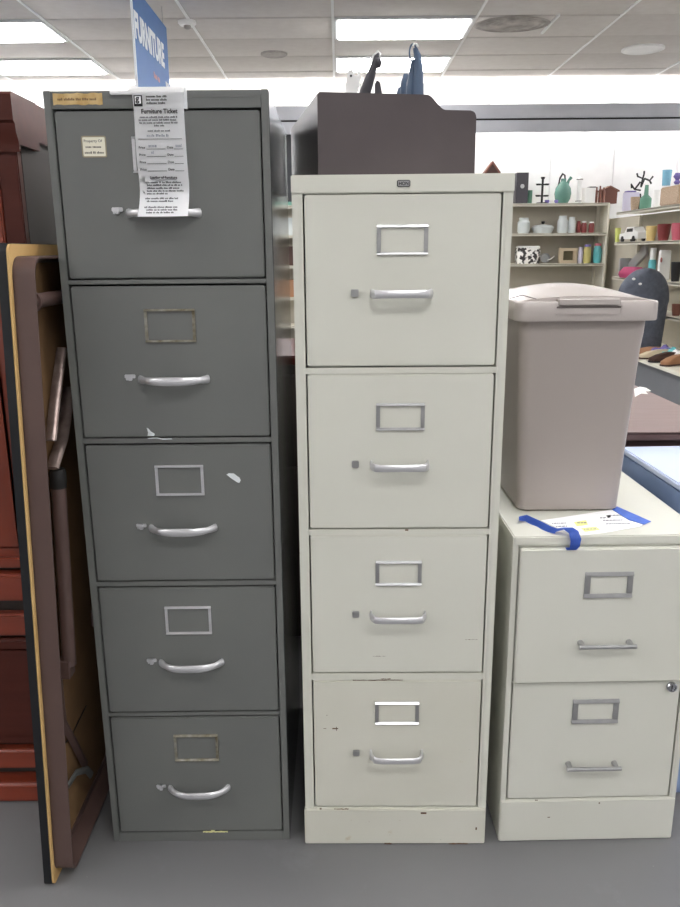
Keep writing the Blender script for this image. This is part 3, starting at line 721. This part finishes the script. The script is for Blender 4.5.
# ------------------------------------------------------------------ shop shelving
def bay_unit(name, label, loc, rz, width, depth, height, shelves, deck):
    t = thing(name, label, 'shelving', loc, rz)
    bm = new(); box(bm, 0, width, depth-.02, depth, 0, height, .002); obj('back_panel', bm, M['shelfback'], t)
    bm = new()
    n = max(1, round(width/1.2))
    for k in range(n+1): box(bm, k*(width-.03)/n, k*(width-.03)/n+.03, depth-.05, depth-.02, 0, height, .002)
    obj('uprights', bm, M['shelf'], t)
    for z in shelves:
        bm = new(); box(bm, .0, width, 0, depth-.02, z-.018, z, .002); box(bm, 0, width, 0, .012, z-.03, z-.004, .002); obj('shelf', bm, M['shelf'], t)
    if deck:
        dy, dz = deck
        bm = new(); box(bm, 0, width, dy, depth, dz-.03, dz, .003); obj('base_deck', bm, M['shelf'], t)
        bm = new(); box(bm, 0.01, width-.01, dy+.05, depth-.02, 0, dz-.03); obj('kick_plate', bm, M['kick'], t)
    return t
YB = 9.42
zb1, zb2, zb3, zb4 = at(560, 203, Y=YB).z, at(560, 233, Y=YB).z, at(560, 263.5, Y=YB).z, .68
xr = at(606.5, 230, Y=YB).x
bay_unit('shelving_unit', 'cream shop shelving along the back wall behind the beige cabinet', (-2.2, YB, 0), 0, xr+2.2, .35, zb1-.02, [zb1, zb2, zb3, zb4, .35], None)
bm = new(); box(bm, xr-.0, xr+.02, YB-.005, YB+.36, 0, zb1-.002, .003); tag(obj('shelf_end_panel', bm, M['shelf']), 'narrow cream end panel closing the back wall shelving at its right end', 'shelf panel')
XR = 2.967
zr1, zr2, zr3 = at(680, 203.5, X=XR).z, at(680, 240, X=XR).z, at(680, 283, X=XR).z
yr0 = 8.70
# runs along +y at the right aisle, front faces -x
rg = thing('shelving_unit', 'cream shop shelving running along the right aisle behind the chair', 'shelving', (0, 0, 0))
bm = new(); box(bm, 3.25, 3.27, 4.6, 9.76, 0, zr1-.03, .002); obj('back_panel', bm, M['shelfback'], rg)
for z, y0 in ((zr1, 4.6), (zr2, 4.6), (zr3, 4.6)):
    bm = new(); box(bm, XR, 3.25, y0, yr0, z-.018, z, .002); box(bm, XR, XR+.012, y0, yr0, z-.03, z-.003, .002); obj('shelf', bm, M['shelf'], rg)
bm = new()
for y in (4.62, 5.98, 7.34, 8.70, 9.72): box(bm, 3.22, 3.25, y, y+.03, 0, zr1-.03, .002)
obj('uprights', bm, M['shelf'], rg)
dk = at(680, 373, X=2.6)
bm = new(); box(bm, 2.6, 3.25, 4.6, 8.9, dk.z-.03, dk.z, .003); obj('base_deck', bm, M['shelf'], rg)
bm = new(); box(bm, 2.64, 3.25, 4.62, 8.88, 0, dk.z-.03); obj('kick_plate', bm, M['kick'], rg)

# small goods -------------------------------------------------------
def simple(name, label, cat, bm, m, group=None): return tag(obj(name, bm, m), label, cat, group)
def span(px0, px1, ytop, Y=None, X=None, zbase=None):
    """world extents of something seen between two pixel columns up to a pixel row"""
    py = ytop
    a, b_ = at(px0, py, Y=Y, X=X), at(px1, py, Y=Y, X=X)
    return a, b_
YI = YB+.10
def wid(px0, px1, py, y=YI): a = at(px0, py, Y=y); c_ = at(px1, py, Y=y); return a.x, c_.x, a.z
G1 = 'goods on the back wall shelves'; 
# top shelf
x0, x1, z1 = wid(516, 528, 173); bm = new(); box(bm, x0, x1, YI-.05, YI+.15, zb1, z1, .004); o = simple('loudspeaker', 'tall black speaker box on the back top shelf', 'speaker', bm, C_['dgray'], G1)
bm = new(); lathe(bm, [(.022, 0), (.024, .004), (.012, .002), (0, .004)]); obj('speaker_cone', bm, C_['silver'], o, ((x0+x1)/2, YI-.051, zb1+.19), (PI/2, 0, 0))
x0, x1, z1 = wid(528.5, 533.5, 190); bm = new(); lathe(bm, [((x1-x0)/2, 0), ((x1-x0)/2, z1-zb1)], ((x0+x1)/2, YI+.05, zb1)); simple('green_canister', 'small green canister beside the black speaker box', 'canister', bm, C_['green'], G1)
x0, x1, z1 = wid(537, 549, 178); xc = (x0+x1)/2
t = thing('tiered_stand', 'black tiered metal stand with two crossbars on the back top shelf', 'stand', (xc, YI, zb1), group=G1)
bm = new(); cyl(bm, (0, 0, (z1-zb1)/2), .013, z1-zb1, 'z', 12); lathe(bm, [(.0, z1-zb1-.02), (.02, z1-zb1-.01), (.025, z1-zb1+.01), (0, z1-zb1+.01)]); lathe(bm, [(.07, 0), (.06, .012), (0, .015)]); obj('post', bm, M['black'], t)
for zz in (.085, .21):
    bm = new(); cyl(bm, (0, 0, zz), .008, x1-x0, 'x', 10); lathe(bm, [(.022, -.008), (.03, .01), (.02, .01), (0, .0)], (x0-xc+.02, 0, zz)); lathe(bm, [(.022, -.008), (.03, .01), (.02, .01), (0, .0)], (x1-xc-.02, 0, zz)); obj('crossbar', bm, M['black'], t)
for i, (a, c_, m) in enumerate(((545, 549.5, 'purple'), (550, 554, 'white'), (554.5, 558.5, 'purple'))):
    x0, x1, z1 = wid(a, c_, 198); r = (x1-x0)/2; bm = new(); lathe(bm, [(r*.5, 0), (r, .02), (r, .035), (r*.9, .04), (r*.8, .02), (0, .015)], ((x0+x1)/2, YI, zb1)); simple('small_dish', ['small purple dish by the tiered stand', 'small white dish between two purple ones', 'small purple dish beside the teal jug'][i], 'dish', bm, C_[m], G1)
x0, x1, _ = wid(555.5, 572, 190); xc = (x0+x1)/2; R_ = (x1-x0)/2
t = thing('teal_jug', 'teal ceramic jug with curved handle on the back top shelf', 'jug', (xc, YI+.03, zb1), group=G1)
bm = new(); lathe(bm, [(R_*.62, 0), (R_*.9, .05), (R_, .11), (R_*.9, .17), (R_*.6, .215), (R_*.32, .245), (R_*.30, .275), (R_*.22, .275), (0, .26)]); obj('jug_body', bm, C_['teal'], t)
bm = new(); sweep(bm, [(-R_*.55, 0, .21), (-R_*.45, 0, .28), (-R_*.15, 0, .33), (R_*.12, 0, .31), (R_*.2, 0, .26)], .011, 8); obj('handle', bm, M['black'], t)
bm = new(); sweep(bm, [(R_*.45, 0, .2), (R_*.62, 0, .255), (R_*.92, 0, .29)], [.02, .015, .018], 8); obj('spout', bm, C_['teal'], t)
x0, x1, z1 = wid(577, 583, 177); xc = (x0+x1)/2
t = thing('candle_lantern', 'slim white candle lantern with dark rings right of the teal jug', 'lantern', (xc, YI, zb1), group=G1)
bm = new(); lathe(bm, [(.035, 0), (.035, .02), (.025, .03), (.025, z1-zb1-.03), (.03, z1-zb1-.02), (.0, z1-zb1)]); obj('lantern_body', bm, C_['white'], t)
for zz in (.02, z1-zb1-.03): bm = new(); lathe(bm, [(.037, 0), (.037, .008), (0, .008)], (0, 0, zz)); obj('dark_ring', bm, C_['dgray'], t)
x0, x1, z1 = wid(584, 594.5, 187); xc = (x0+x1)/2
t = thing('white_canister', 'square white canister with dark lid rim right of the lantern', 'canister', (xc, YI, zb1), group=G1)
bm = new(); h = z1-zb1; box(bm, -(x1-x0)/2, (x1-x0)/2, -.06, .06, 0, h-.01, .006); obj('canister_body', bm, C_['white'], t)
bm = new(); box(bm, -.01, (x1-x0)/2+.002, -.062, .062, h-.012, h, .003); obj('lid', bm, C_['dgray'], t)
for i, (a, c_, yt) in enumerate(((595.5, 598.5, 187), (599, 602, 186), (602.5, 606, 187.5))):
    x0, x1, z1 = wid(a, c_, yt); r = (x1-x0)/2*.9; h = z1-zb1; bm = new(); lathe(bm, [(r, 0), (r, h*.75), (r*.5, h*.85), (r*.6, h), (0, h)], ((x0+x1)/2, YI, zb1))
    simple('brown_bottle', ['leftmost brown bottle in front of the wooden house', 'middle brown bottle of three on the top shelf', 'rightmost brown bottle of three by the wooden house'][i], 'bottle', bm, C_['brown'], G1)
# wooden house ornament
def house(px0, px1, ytop, zbase, Y, label, body, roof, name='wooden_house'):
    x0, x1, z1 = wid(px0, px1, ytop, Y); w = x1-x0; h = z1-zbase; t = thing(name, label, 'ornament', ((x0+x1)/2, Y, zbase))
    bm = new(); box(bm, -w*.42, w*.42, -.05, .07, 0, h*.72, .002); prism(bm, [(-w*.42, h*.72), (w*.42, h*.72), (0, h*.94)], -.05, .07); obj('house_body', bm, body, t)
    bm = new(); prism(bm, [(-w*.52, h*.66), (-w*.5, h*.74), (0, h), (w*.5, h*.74), (w*.52, h*.66), (0, h*.93)], -.065, .085); obj('roof', bm, roof, t)
    return t
house(600, 618, 186, zb1, YB+.24, 'brown wooden house ornament at the right end of the back top shelf', C_['brown'], C_['brown'])
t = house(484, 500, 161.5, zb1, YI+.05, 'brown birdhouse with peaked roof rising behind the beige cabinet top', C_['dkbrown'], C_['brown'], 'birdhouse')
# second shelf
def jar(px0, px1, ytop, zb, m, label, name='glass_jar', lid=None, Y=YI, cat='jar'):
    x0, x1, z1 = wid(px0, px1, ytop, Y); r = (x1-x0)/2; h = z1-zb
    t = thing(name, label, cat, ((x0+x1)/2, Y, zb), group=G1)
    bm = new(); lathe(bm, [(r*.8, 0), (r, h*.12), (r, h*.72), (r*.75, h*.86), (r*.78, h), (r*.68, h), (r*.66, h*.86), (r*.9, h*.7), (r*.9, h*.12), (0, h*.08)]); obj('jar_body', bm, m, t)
    if lid: bm = new(); lathe(bm, [(r*.8, h*.9), (r*.8, h*1.02), (0, h*1.04)]); obj('lid', bm, lid, t)
    return t
jar(518, 530, 218, zb2, C_['frost'], 'rounded glass jar at the left end of the back second shelf')
x0, x1, _ = wid(533, 555, 225); xc = (x0+x1)/2; r = (x1-x0)/2
t = thing('casserole_dish', 'low glass casserole dish with black lid knob on the second back shelf', 'dish', (xc, YI+.05, zb2), group=G1)
bm = new(); lathe(bm, [(r*.8, 0), (r, .05), (r*1.04, .07), (r*.95, .07), (r*.75, .012), (0, .01)], sy=.75); obj('dish_bowl', bm, C_['frost'], t)
bm = new(); lathe(bm, [(r, .072), (r*.8, .09), (0, .105)], sy=.75); obj('lid', bm, C_['frost'], t); bm = new(); lathe(bm, [(.008, .1), (.02, .12), (.02, .135), (0, .14)]); obj('knob', bm, M['black'], t)
jar(558, 568, 216, zb2, C_['frost'], 'tall glass canister, left of the pair on the second back shelf', 'glass_canister'); jar(568.5, 576, 217, zb2, C_['frost'], 'tall glass canister, right of the pair on the second back shelf', 'glass_canister')
jar(576.8, 581, 221, zb2, C_['red'], 'slim dark red jar beside the glass canisters', 'red_jar'); jar(581.5, 587, 221.5, zb2, C_['red'], 'round dark red jar with pale label, left one', 'red_jar', C_['white']); jar(589, 594.5, 222, zb2, C_['red'], 'round dark red jar with pale lid at shelf end', 'red_jar', C_['white'])
# third shelf
x0, x1, z1 = wid(517, 541, 246); t = thing('printed_canister', 'white container with black print at the left of the third back shelf', 'container', ((x0+x1)/2, YI+.05, zb3), group=G1)
w = (x1-x0)/2; h = z1-zb3
bm = new(); loft(bm, [[(x, y, zz) for x, y in rrect(-w*s, w*s, -.09*s, .09*s, .05*s)] for zz, s in ((0, .9), (h*.2, 1), (h*.75, 1), (h*.9, .92))]); obj('container_body', bm, C_['pattern'], t)
bm = new(); loft(bm, [[(x, y, zz) for x, y in rrect(-w*s, w*s, -.09*s, .09*s, .05*s)] for zz, s in ((h*.9, .96), (h*.96, .95), (h, .8))]); obj('lid', bm, C_['white'], t)
x0, x1, z1 = wid(542, 552, 248); r = (x1-x0)/2
t = thing('frying_pan', 'dark frying pan with white handle leaning beside the printed container', 'pan', ((x0+x1)/2, YI+.08, zb3+r*.93), group=G1, rot=(1.25, 0, 0))
bm = new(); lathe(bm, [(r*.8, 0), (r, .03), (r*.96, .03), (r*.76, .005), (0, .005)]); obj('pan_body', bm, C_['silver'], t)
bm = new(); sweep(bm, [(r*.3, -r*.55, .035), (r*1.0, -r*.35, .05), (r*1.7, r*.2, .055)], (.012, .006), 8); obj('handle', bm, C_['white'], t)
x0, x1, z1 = wid(560, 577, 248); w = x1-x0; h = z1-zb3
t = thing('shadow_box', 'square sand-coloured box frame on the third back shelf', 'box', (x0, YI, zb3), group=G1)
bm = new(); ring(bm, rrect(0, w, 0, h, .004, 2), rrect(w*.18, w*.82, h*.2, h*.8, .002, 2), -.03, .05); obj('box_frame', bm, C_['sand'], t)
bm = new(); box(bm, w*.16, w*.84, .03, .048, h*.18, h*.82); obj('box_back', bm, mat('olive_panel', (110,104,84), .7), t)
for i, (a, c_, yt, m, l, nm) in enumerate(((578.5, 583.5, 247, 'lav', 'pale jar right of the sand-coloured box frame', 'glass_jar'), (584, 591.5, 245, 'yellow', 'yellow and blue jar on the third back shelf', 'painted_jar'), (594, 602, 244, 'turq', 'turquoise bottle with red cap at right end of third back shelf', 'bottle'))):
    jar(a, c_, yt, zb3, C_[m], l, nm, C_['pink'] if i == 2 else C_['purple'] if i == 1 else None)
x0, x1, z1 = wid(560, 590, 279); bm = new(); loft(bm, [rr3((x1-x0)/2*.9, .1, 0, .02), rr3((x1-x0)/2, .11, .05, .02)]); o = simple('baking_tray', 'dark baking tray on the fourth back shelf, just above the bin', 'tray', bm, C_['dgray'], G1); o.location = ((x0+x1)/2, YI+.05, zb4)
# goods glimpsed in the slit between the two tall cabinets
for i, (x0, x1, zb_, h, m, nm, l) in enumerate(((-.95, .5, zb2, .2, 'frost', 'glass_box', 'pale translucent box glimpsed between the two tall cabinets'), (-.95, .5, zb3, .22, 'dkbrown', 'wooden_box', 'dark brown wooden box glimpsed between the two tall cabinets'), (-.95, .5, zb4, .2, 'orange', 'cardboard_box', 'orange-brown box glimpsed low between the two tall cabinets'))):
    t = thing(nm, l, 'box', ((x0+x1)/2, YI+.1, zb_)); w = (x1-x0)/2
    bm = new(); box(bm, -w, w, -.1, .1, 0, h*.85, .008); obj('box_body', bm, C_[m], t); bm = new(); box(bm, -w-.006, w+.006, -.106, .106, h*.85, h, .006); obj('lid', bm, C_[m], t)

t = thing('added_picture', 'made-up dark picture in a teal frame, added to darken the slit between the tall cabinets', 'picture', (-.1, YI+.12, zb1), rot=(-.05, 0, 0))  # added so the grey side panel reflects something dark
bm = new(); ring(bm, rrect(-.72, .72, 0, .92, .01, 2), rrect(-.67, .67, .05, .87, .005, 2), -.02, .02); obj('frame', bm, C_['teal'], t)
bm = new(); box(bm, -.68, .68, -.002, .012, .04, .88); obj('dark_panel', bm, M['chairp'], t)

# right aisle shelves; a point on them from a pixel, at x
XI = XR+.09
def ext(px0, px1, ytop, X=XI): a = at(px0, ytop, X=X); c_ = at(px1, ytop, X=X); return a.y, c_.y, (a.z+c_.z)/2     # a is the farther
G2 = 'goods on the right aisle shelves'
def ybox(name, label, cat, px0, px1, ytop, zb, m, dx=.08, bev=.006, X=XI):
    ya = at(px0, ytop, X=X-dx).y; yb = min(at(px1, ytop, X=X+dx).y, ya-.05); z1 = at((px0+px1)/2, ytop, X=X).z; bm = new(); box(bm, X-dx, X+dx, yb, ya, zb, z1, bev); return simple(name, label, cat, bm, m, G2)
def ypot(name, label, cat, px0, px1, ytop, zb, m, prof, X=XI, lid=None):
    # a round item whose apparent width spans the two columns
    pc = at((px0+px1)/2, ytop, X=X); zc = pc.y*math.cos(PITCH); r = (px1-px0)/2*zc/FPX; h = pc.z-zb
    t = thing(name, label, cat, (pc.x, pc.y, zb), group=G2)
    bm = new(); lathe(bm, [(r*a, h*c_) for a, c_ in prof]); obj(name+'_body' if False else 'vessel', bm, m, t)
    if lid: bm = new(); lathe(bm, [(r*lid[1], h*lid[2]), (r*lid[1], h), (0, h)]); obj('cap', bm, lid[0], t)
    return t
CUP = [(.7, 0), (.9, .5), (1, 1), (.9, 1), (.75, .1), (0, .08)]
BOT = [(.9, 0), (1, .05), (1, .55), (.6, .68), (.6, .72), (0, .72)]
BOWL = [(.5, 0), (.85, .4), (1, 1), (.92, 1), (.75, .4), (0, .15)]
ybox('toy_castle', 'lavender and white toy box at the far end of the aisle top shelf', 'toy', 623, 634, 193, zr1, C_['lav'])
ybox('purple_roof_piece', 'purple strip lying on top of the lavender toy box', 'toy', 624, 637, 191, at(628, 193, X=XI).z+.001, C_['purple'], .05)
ypot('tan_basket', 'small tan basket on the aisle top shelf beside the green jar', 'basket', 631, 640, 197, zr1, C_['tan'], CUP, X=XI-.02)
ypot('green_jar', 'clear greenish jar with tall neck on the aisle top shelf', 'jar', 641.5, 652.5, 185, zr1, C_['green'], [(.9, 0), (1, .1), (1, .45), (.4, .6), (.3, 1), (0, 1)])
ypot('candy_vase', 'white vase with red patches left of the wicker crate', 'vase', 653.5, 660.5, 190, zr1, C_['white'], [(.7, 0), (1, .3), (.8, .7), (.9, 1), (0, 1)])
p = at(657, 197, X=XI-.03)
ybox('wicker_crate', 'tan wicker crate near the right edge on the aisle top shelf', 'crate', 661, 702, 186, zr1, C_['tan'], .1, .008)
zc_ = at(672, 186, X=XI).z
ypot('blue_tumbler', 'light blue clear tumbler standing on the wicker crate', 'tumbler', 663, 672, 170, zc_, C_['ltblue'], [(.85, 0), (1, 1), (.92, 1), (.8, .05), (0, .04)], X=XI-.07)
ypot('purple_figurine', 'purple and black figurine on the wicker crate at the right edge', 'figurine', 674, 682, 173, zc_, C_['purple'], [(.5, 0), (.8, .2), (.4, .4), (1, .7), (.6, 1), (0, 1)], X=XI-.03)
# branching candle holder
pc = at(641, 186, X=XI+.02); t = thing('branch_candle_holder', 'black branching candle holder silhouetted above the aisle top shelf', 'candle holder', (pc.x, pc.y, zr1), group=G2)
s_ = pc.y*math.cos(PITCH)/FPX
bm = new(); sweep(bm, [(0,0,0), (.01,0,.10), (0,0,(206-190)*s_)], [.012,.009,.008], 8); lathe(bm, [(.07,0),(.06,.01),(0,.012)])
for path in (((0,-3),(-6,-2),(-10,3),(-9,-1)), ((0,0),(3,8),(8,6),(11,10)), ((0,0),(1,8),(-4,10),(-5,13)), ((0,2),(2,12),(2,15)), ((3,8),(8,6),(10,3)), ((-6,-2),(-3,2),(-1,5))):
    sweep(bm, [(u*s_, 0, (206-184+v)*s_) for u, v in path], .009, 6)
obj('branches', bm, M['black'], t)
# second shelf
ypot('lime_cup', 'lime yellow plastic cup at the far end of the second aisle shelf', 'cup', 615.5, 621, 228, zr2, C_['lime'], CUP)
ya, yb, z1 = ext(622.5, 646, 227); zc = (ya+yb)/2
t = thing('toy_jeep', 'white toy car with black windows on the second aisle shelf', 'toy car', (XI, zc, zr2), group=G2)
Lh = abs(ya-yb)/2*.8; h = z1-zr2
bm = new(); prism(bm, [(-Lh, h*.2), (-Lh, h*.6), (-Lh*.75, h*.7), (-Lh*.5, h), (Lh*.2, h), (Lh*.45, h*.62), (Lh, h*.55), (Lh, h*.2)], -.05, .05, 'yz'); obj('car_body', bm, C_['white'], t)
bm = new(); box(bm, -.053, .053, -Lh*.45, Lh*.2, h*.64, h*.92, .004); obj('windows', bm, M['black'], t)
for sx in (-.05, .05):
    for sy in (-.6, .6): bm = new(); cyl(bm, (sx, Lh*sy, h*.2), h*.2, .02, 'x', 14); obj('wheel', bm, M['black'], t)
ypot('cream_bowl', 'yellowish cream bowl right of the toy car', 'bowl', 646.5, 657, 226, zr2, C_['cream'], CUP)
ypot('red_bowl', 'dark red bowl right of the cream bowl', 'bowl', 658, 671, 224, zr2, C_['red'], CUP)
ypot('pink_pot', 'pinkish red pot at the right edge of the second aisle shelf', 'pot', 672, 684, 223, zr2, C_['pink'], CUP, lid=(C_['red'], .9, .9))
# third shelf
ybox('radio', 'small silver and black radio at far end of the third aisle shelf', 'radio', 619, 627, 258, zr3, C_['silver'], .06)
pc = at(636, 262, X=XI+.04); bm = new(); box(bm, -.012, .012, -.30, .30, -.06, .06, .006); o = simple('serving_tray', 'grey tray leaning tilted behind the magenta bag', 'tray', bm, C_['silver'], G2); o.location = (pc.x, pc.y, zr3+.17); o.rotation_euler = (-.42, 0, 0)
ya, yb, z1 = ext(622, 641, 267, XR+.03); bm = new(); loft(bm, [[(XR+.05+x, (ya+yb)/2+y, zz) for x, y in rrect(-.07*s, .07*s, -abs(ya-yb)/2*s, abs(ya-yb)/2*s, .05*s)] for zz, s in ((zr3, .85), (zr3+.03, 1), (zr3+.06, .95), (z1, .6))]); simple('cloth_bag', 'magenta cloth bag lying on the third aisle shelf behind the chair', 'bag', bm, C_['magenta'], G2)
ypot('turquoise_bottle', 'turquoise bottle with white cap above the chair back', 'bottle', 650, 657.5, 248, zr3, C_['turq'], BOT, lid=(C_['white'], .75, .62))
o = ybox('white_carton', 'white carton with red dot beside the turquoise bottle', 'carton', 659, 671, 250, zr3, C_['white'], .05)
pc = at(661.5, 260, X=XI-.05); bm = new(); cyl(bm, (XI-.0515, pc.y, pc.z), .022, .002, 'x', 16); obj('red_dot', bm, C_['red'], o)
ypot('black_mug', 'black patterned mug at the right edge of third aisle shelf', 'mug', 671.5, 682, 262, zr3, M['black'], CUP)
# base deck goods in front of the chair
G3 = 'goods on the low base deck'
XD = 2.72
for i, (a, c_, yt, m, nm, cat, l) in enumerate(((641.5, 649, 351, 'orange', 'shoe', 'shoe', 'orange-brown low shoe at the left end of the base deck'), (651, 658, 354, 'sand', 'shoe', 'shoe', 'sand-coloured low shoe second along the base deck'), (660, 667, 355, 'dkbrown', 'shoe', 'shoe', 'dark brown shoe in the middle of the base deck'), (669, 678, 357, 'orange', 'shoe', 'shoe', 'tan shoe at the right edge of the base deck'))):
    q = at((a+c_)/2, yt+4, X=XD); t = thing(nm, l, cat, (q.x, q.y, dk.z), rz=-.4+.3*i, group=G3)
    bm = new(); loft(bm, [[(x*s2+ox, y*s1, zz) for x, y in rrect(-.13, .13, -.042, .042, .04)] for zz, s1, s2, ox in ((.012, 1, 1, 0), (.035, 1.0, 1, 0), (.06, .8, .8, .03), (.08, .6, .42, .07))]); obj('shoe_upper', bm, C_[m], t)
    bm = new(); loft(bm, [[(x, y, zz) for x, y in rrect(-.135, .135, -.045, .045, .042)] for zz in (0, .014)]); obj('sole', bm, C_['dkbrown'] if i != 2 else M['black'], t)
for i, (a, yt, m, l) in enumerate(((663, 348, 'purple', 'crumpled purple cloth behind the low shoes'), (672, 346, 'turq', 'crumpled turquoise green cloth behind the low shoes'), (679, 351, 'white', 'crumpled white cloth at the right edge behind shoes'))):
    q = at(a, yt+4, X=XD+.12); bm = new(); bmesh.ops.create_icosphere(bm, subdivisions=3, radius=1)
    r = random.Random(i)
    for v in bm.verts: k = 1+.18*math.sin(v.co.x*5+i)+.15*math.sin(v.co.y*7+2*i); v.co = Vector((v.co.x*.08*k, v.co.y*.085*k, max(0, (v.co.z+.55))*.055*k))
    o = simple('folded_cloth', l, 'cloth', bm, C_[m], G3); o.location = (q.x, q.y, dk.z)
zr4 = at(677, 316, X=3.05).z
bm = new(); box(bm, XR, 3.25, 4.6, yr0, zr4-.018, zr4, .002); box(bm, XR, XR+.012, 4.6, yr0, zr4-.03, zr4-.003, .002); obj('shelf', bm, M['shelf'], rg)
ypot('red_pot', 'small reddish pot on the fourth aisle shelf at the right edge beside the chair', 'pot', 672, 682, 304, zr4, C_['brown'], CUP)

# task chair on the deck, seen from behind
cy = 7.0; cxm = at(646, 300, Y=cy).x+.0
ch = thing('office_chair', 'slate blue-grey office chair seen from behind between the shelves and the bin', 'chair', (cxm+.0, cy, dk.z), .0)
ztop = at(646, 268, Y=cy).z-dk.z; zbot = .04
hw = (at(673, 300, Y=cy).x-at(619, 300, Y=cy).x)/2
bm = new(); rings = []
for k in range(29):
    u = 1-(1-k/28)**1.6; z = zbot+(ztop-zbot)*u
    w = hw*(.80+.2*math.sin(PI*min(1, u/.9)*.5)) if u < .55 else hw*max(.02, (1-((u-.55)/.45)**2.4)**.5)
    bow = .03*math.sin(PI*u)
    th = .03
    rings.append([(w*math.cos(a), bow + th*math.sin(a) + .05*(math.cos(a)**2), z) for a in [2*PI*j/24 for j in range(24)]])
loft(bm, rings); bk = obj('backrest', bm, M['chairf'], ch, angle=60)
for px, py in ((634, 279), (640.5, 284)):
    q = at(px, py, Y=cy-.03); bm = new(); lathe(bm, [(.011, 0), (.010, .006), (0, .009)], seg=14, sx=1.4); obj('bolt', bm, C_['white'], bk, (q.x-cxm, -.022, q.z-dk.z), (PI/2, 0, 0))  # white stands for the glints on the bolts
bm = new(); loft(bm, [[(x, .30+y, z) for x, y in rrect(-hw*s, hw*s, -.22*s, .22*s, .08*s)] for z, s in ((.30, .9), (.32, 1), (.355, 1), (.37, .92))]); obj('seat', bm, M['chairf'], ch)
bm = new(); sweep(bm, [(0, .04, .42), (0, .05, .32), (0, .12, .28), (0, .28, .285)], (.012, .03), 8); obj('back_bracket', bm, M['chairp'], ch)
bm = new(); cyl(bm, (0, .28, .17), .022, .25, 'z', 14); obj('gas_column', bm, M['chairp'], ch)
for k in range(5):
    a = 2*PI*k/5+.3; r = .18
    bm = new(); sweep(bm, [(0, .28, .08), (r*math.cos(a), .28+r*math.sin(a), .06)], [(.018, .02), (.010, .014)], 8); l = obj('base_leg', bm, M['chairp'], ch)
    bm = new(); cyl(bm, (r*math.cos(a), .28+r*math.sin(a), .025), .025, .03, 'x', 14); obj('caster', bm, M['black'], l)
for s in (-1, 1):
    bm = new(); sweep(bm, [(s*(hw-.03), .10, .45), (s*(hw-.02), .30, .455), (s*(hw-.025), .38, .42), (s*(hw-.04), .30, .33)], (.012, .018), 8); obj('armrest', bm, M['chairp'], ch)

t = thing('dresser', 'made-up dark brown dresser glimpsed in the slit between the two tall cabinets', 'dresser', (-.52, 2.2, 0))  # unseen dresser added to block the bright wall behind the gap
bm = new(); box(bm, 0, .86, .01, .45, .05, .90, .003); obj('dresser_body', bm, M['armside'], t)
bm = new(); box(bm, -.01, .87, -.005, .46, .90, .925, .005); obj('dresser_top', bm, M['cherryd'], t)
for z0 in (.08, .35, .62):
    bm = new(); box(bm, .02, .84, -.004, .012, z0, z0+.25, .004); d = obj('drawer', bm, M['armside'], t)
    for xx in (.22, .64): bm = new(); lathe(bm, [(.008, 0), (.006, .012), (.014, .02), (0, .028)]); obj('knob', bm, M['brass'], d, (xx, -.004, z0+.125), (PI/2, 0, 0))
for xx in (.0, .82):
    for yy in (.02, .41): bm = new(); box(bm, xx, xx+.04, yy, yy+.04, 0, .05); obj('leg', bm, M['armside'], t)

# ------------------------------------------------------------------ brown table and blue cabinet at right
tb = thing('table', 'low brown table with worn white patch behind the blue cabinet at right', 'table', (.47, 1.965, 0))
TW, TDp = .56, .74
bm = new(); box(bm, 0, TW, 0, TDp, .728, .75, .003); top = obj('table_top', bm, M['browntop'], tb)
bm = new(); box(bm, -.001, TW+.001, -.002, TDp+.001, .729, .747, .002); obj('edge_band', bm, M['brownedge'], top)
q = [at(px, py, Z=.75) for px, py in ((634,389),(640,386.8),(646,388),(651,391),(645,391.5),(648,394),(641,393.5),(635,397))]
bm = new(); prism(bm, [(v.x-.47, v.y-1.965) for v in q], .7495, .7508, 'xy'); obj('worn_patch', bm, C_['white'], top)['label'] = 'worn white patch'
bm = new(); box(bm, .03, TW-.03, .03, .05, .66, .728); box(bm, .03, TW-.03, TDp-.05, TDp-.03, .66, .728); box(bm, .03, .05, .03, TDp-.03, .66, .728); box(bm, TW-.05, TW-.03, .03, TDp-.03, .66, .728); obj('apron', bm, M['brownedge'], tb)
for x in (.05, TW-.05):
    for y in (.05, TDp-.05): bm = new(); box(bm, x-.02, x+.02, y-.02, y+.02, 0, .728, .003); obj('leg', bm, M['brownedge'], tb)
bl = thing('blue_cabinet', 'pale blue metal cabinet beside the cream cabinet at the right edge', 'cabinet', (.732, 1.525, 0), .03)
bm = new(); box(bm, 0, .46, .004, .41, .02, .705, .003); obj('cabinet_body', bm, M['blue'], bl)
bm = new(); box(bm, -.002, .462, -.004, .412, .705, .72, .003); obj('cabinet_top', bm, mat('sheen_blue_top', (196,208,232), .25), bl)['label'] = 'blue top with sheen in its colour'  # reflection on the glossy top put into its colour
for z0, z1 in ((.03, .36), (.367, .698)):
    bm = new(); box(bm, .01, .45, -.008, .006, z0, z1, .003); d = obj('drawer', bm, M['blue'], bl); obj('handle', rod_pull(.107), M['alu_dull'], d, (.23, -.008, (z0+z1)/2+.06))
bm = new(); box(bm, .01, .45, .015, .4, 0, .02); obj('base_plinth', bm, M['blue'], bl)

# ------------------------------------------------------------------ render look
w = bpy.data.worlds.new('world'); S.world = w; w.use_nodes = True
w.node_tree.nodes['Background'].inputs[0].default_value = (.8, .85, .9, 1); w.node_tree.nodes['Background'].inputs[1].default_value = .3
S.view_settings.view_transform = 'Standard'; S.view_settings.look = 'None'; S.view_settings.gamma = 1
S.view_settings.exposure = .25
S.cycles.max_bounces = 8; S.cycles.diffuse_bounces = 5
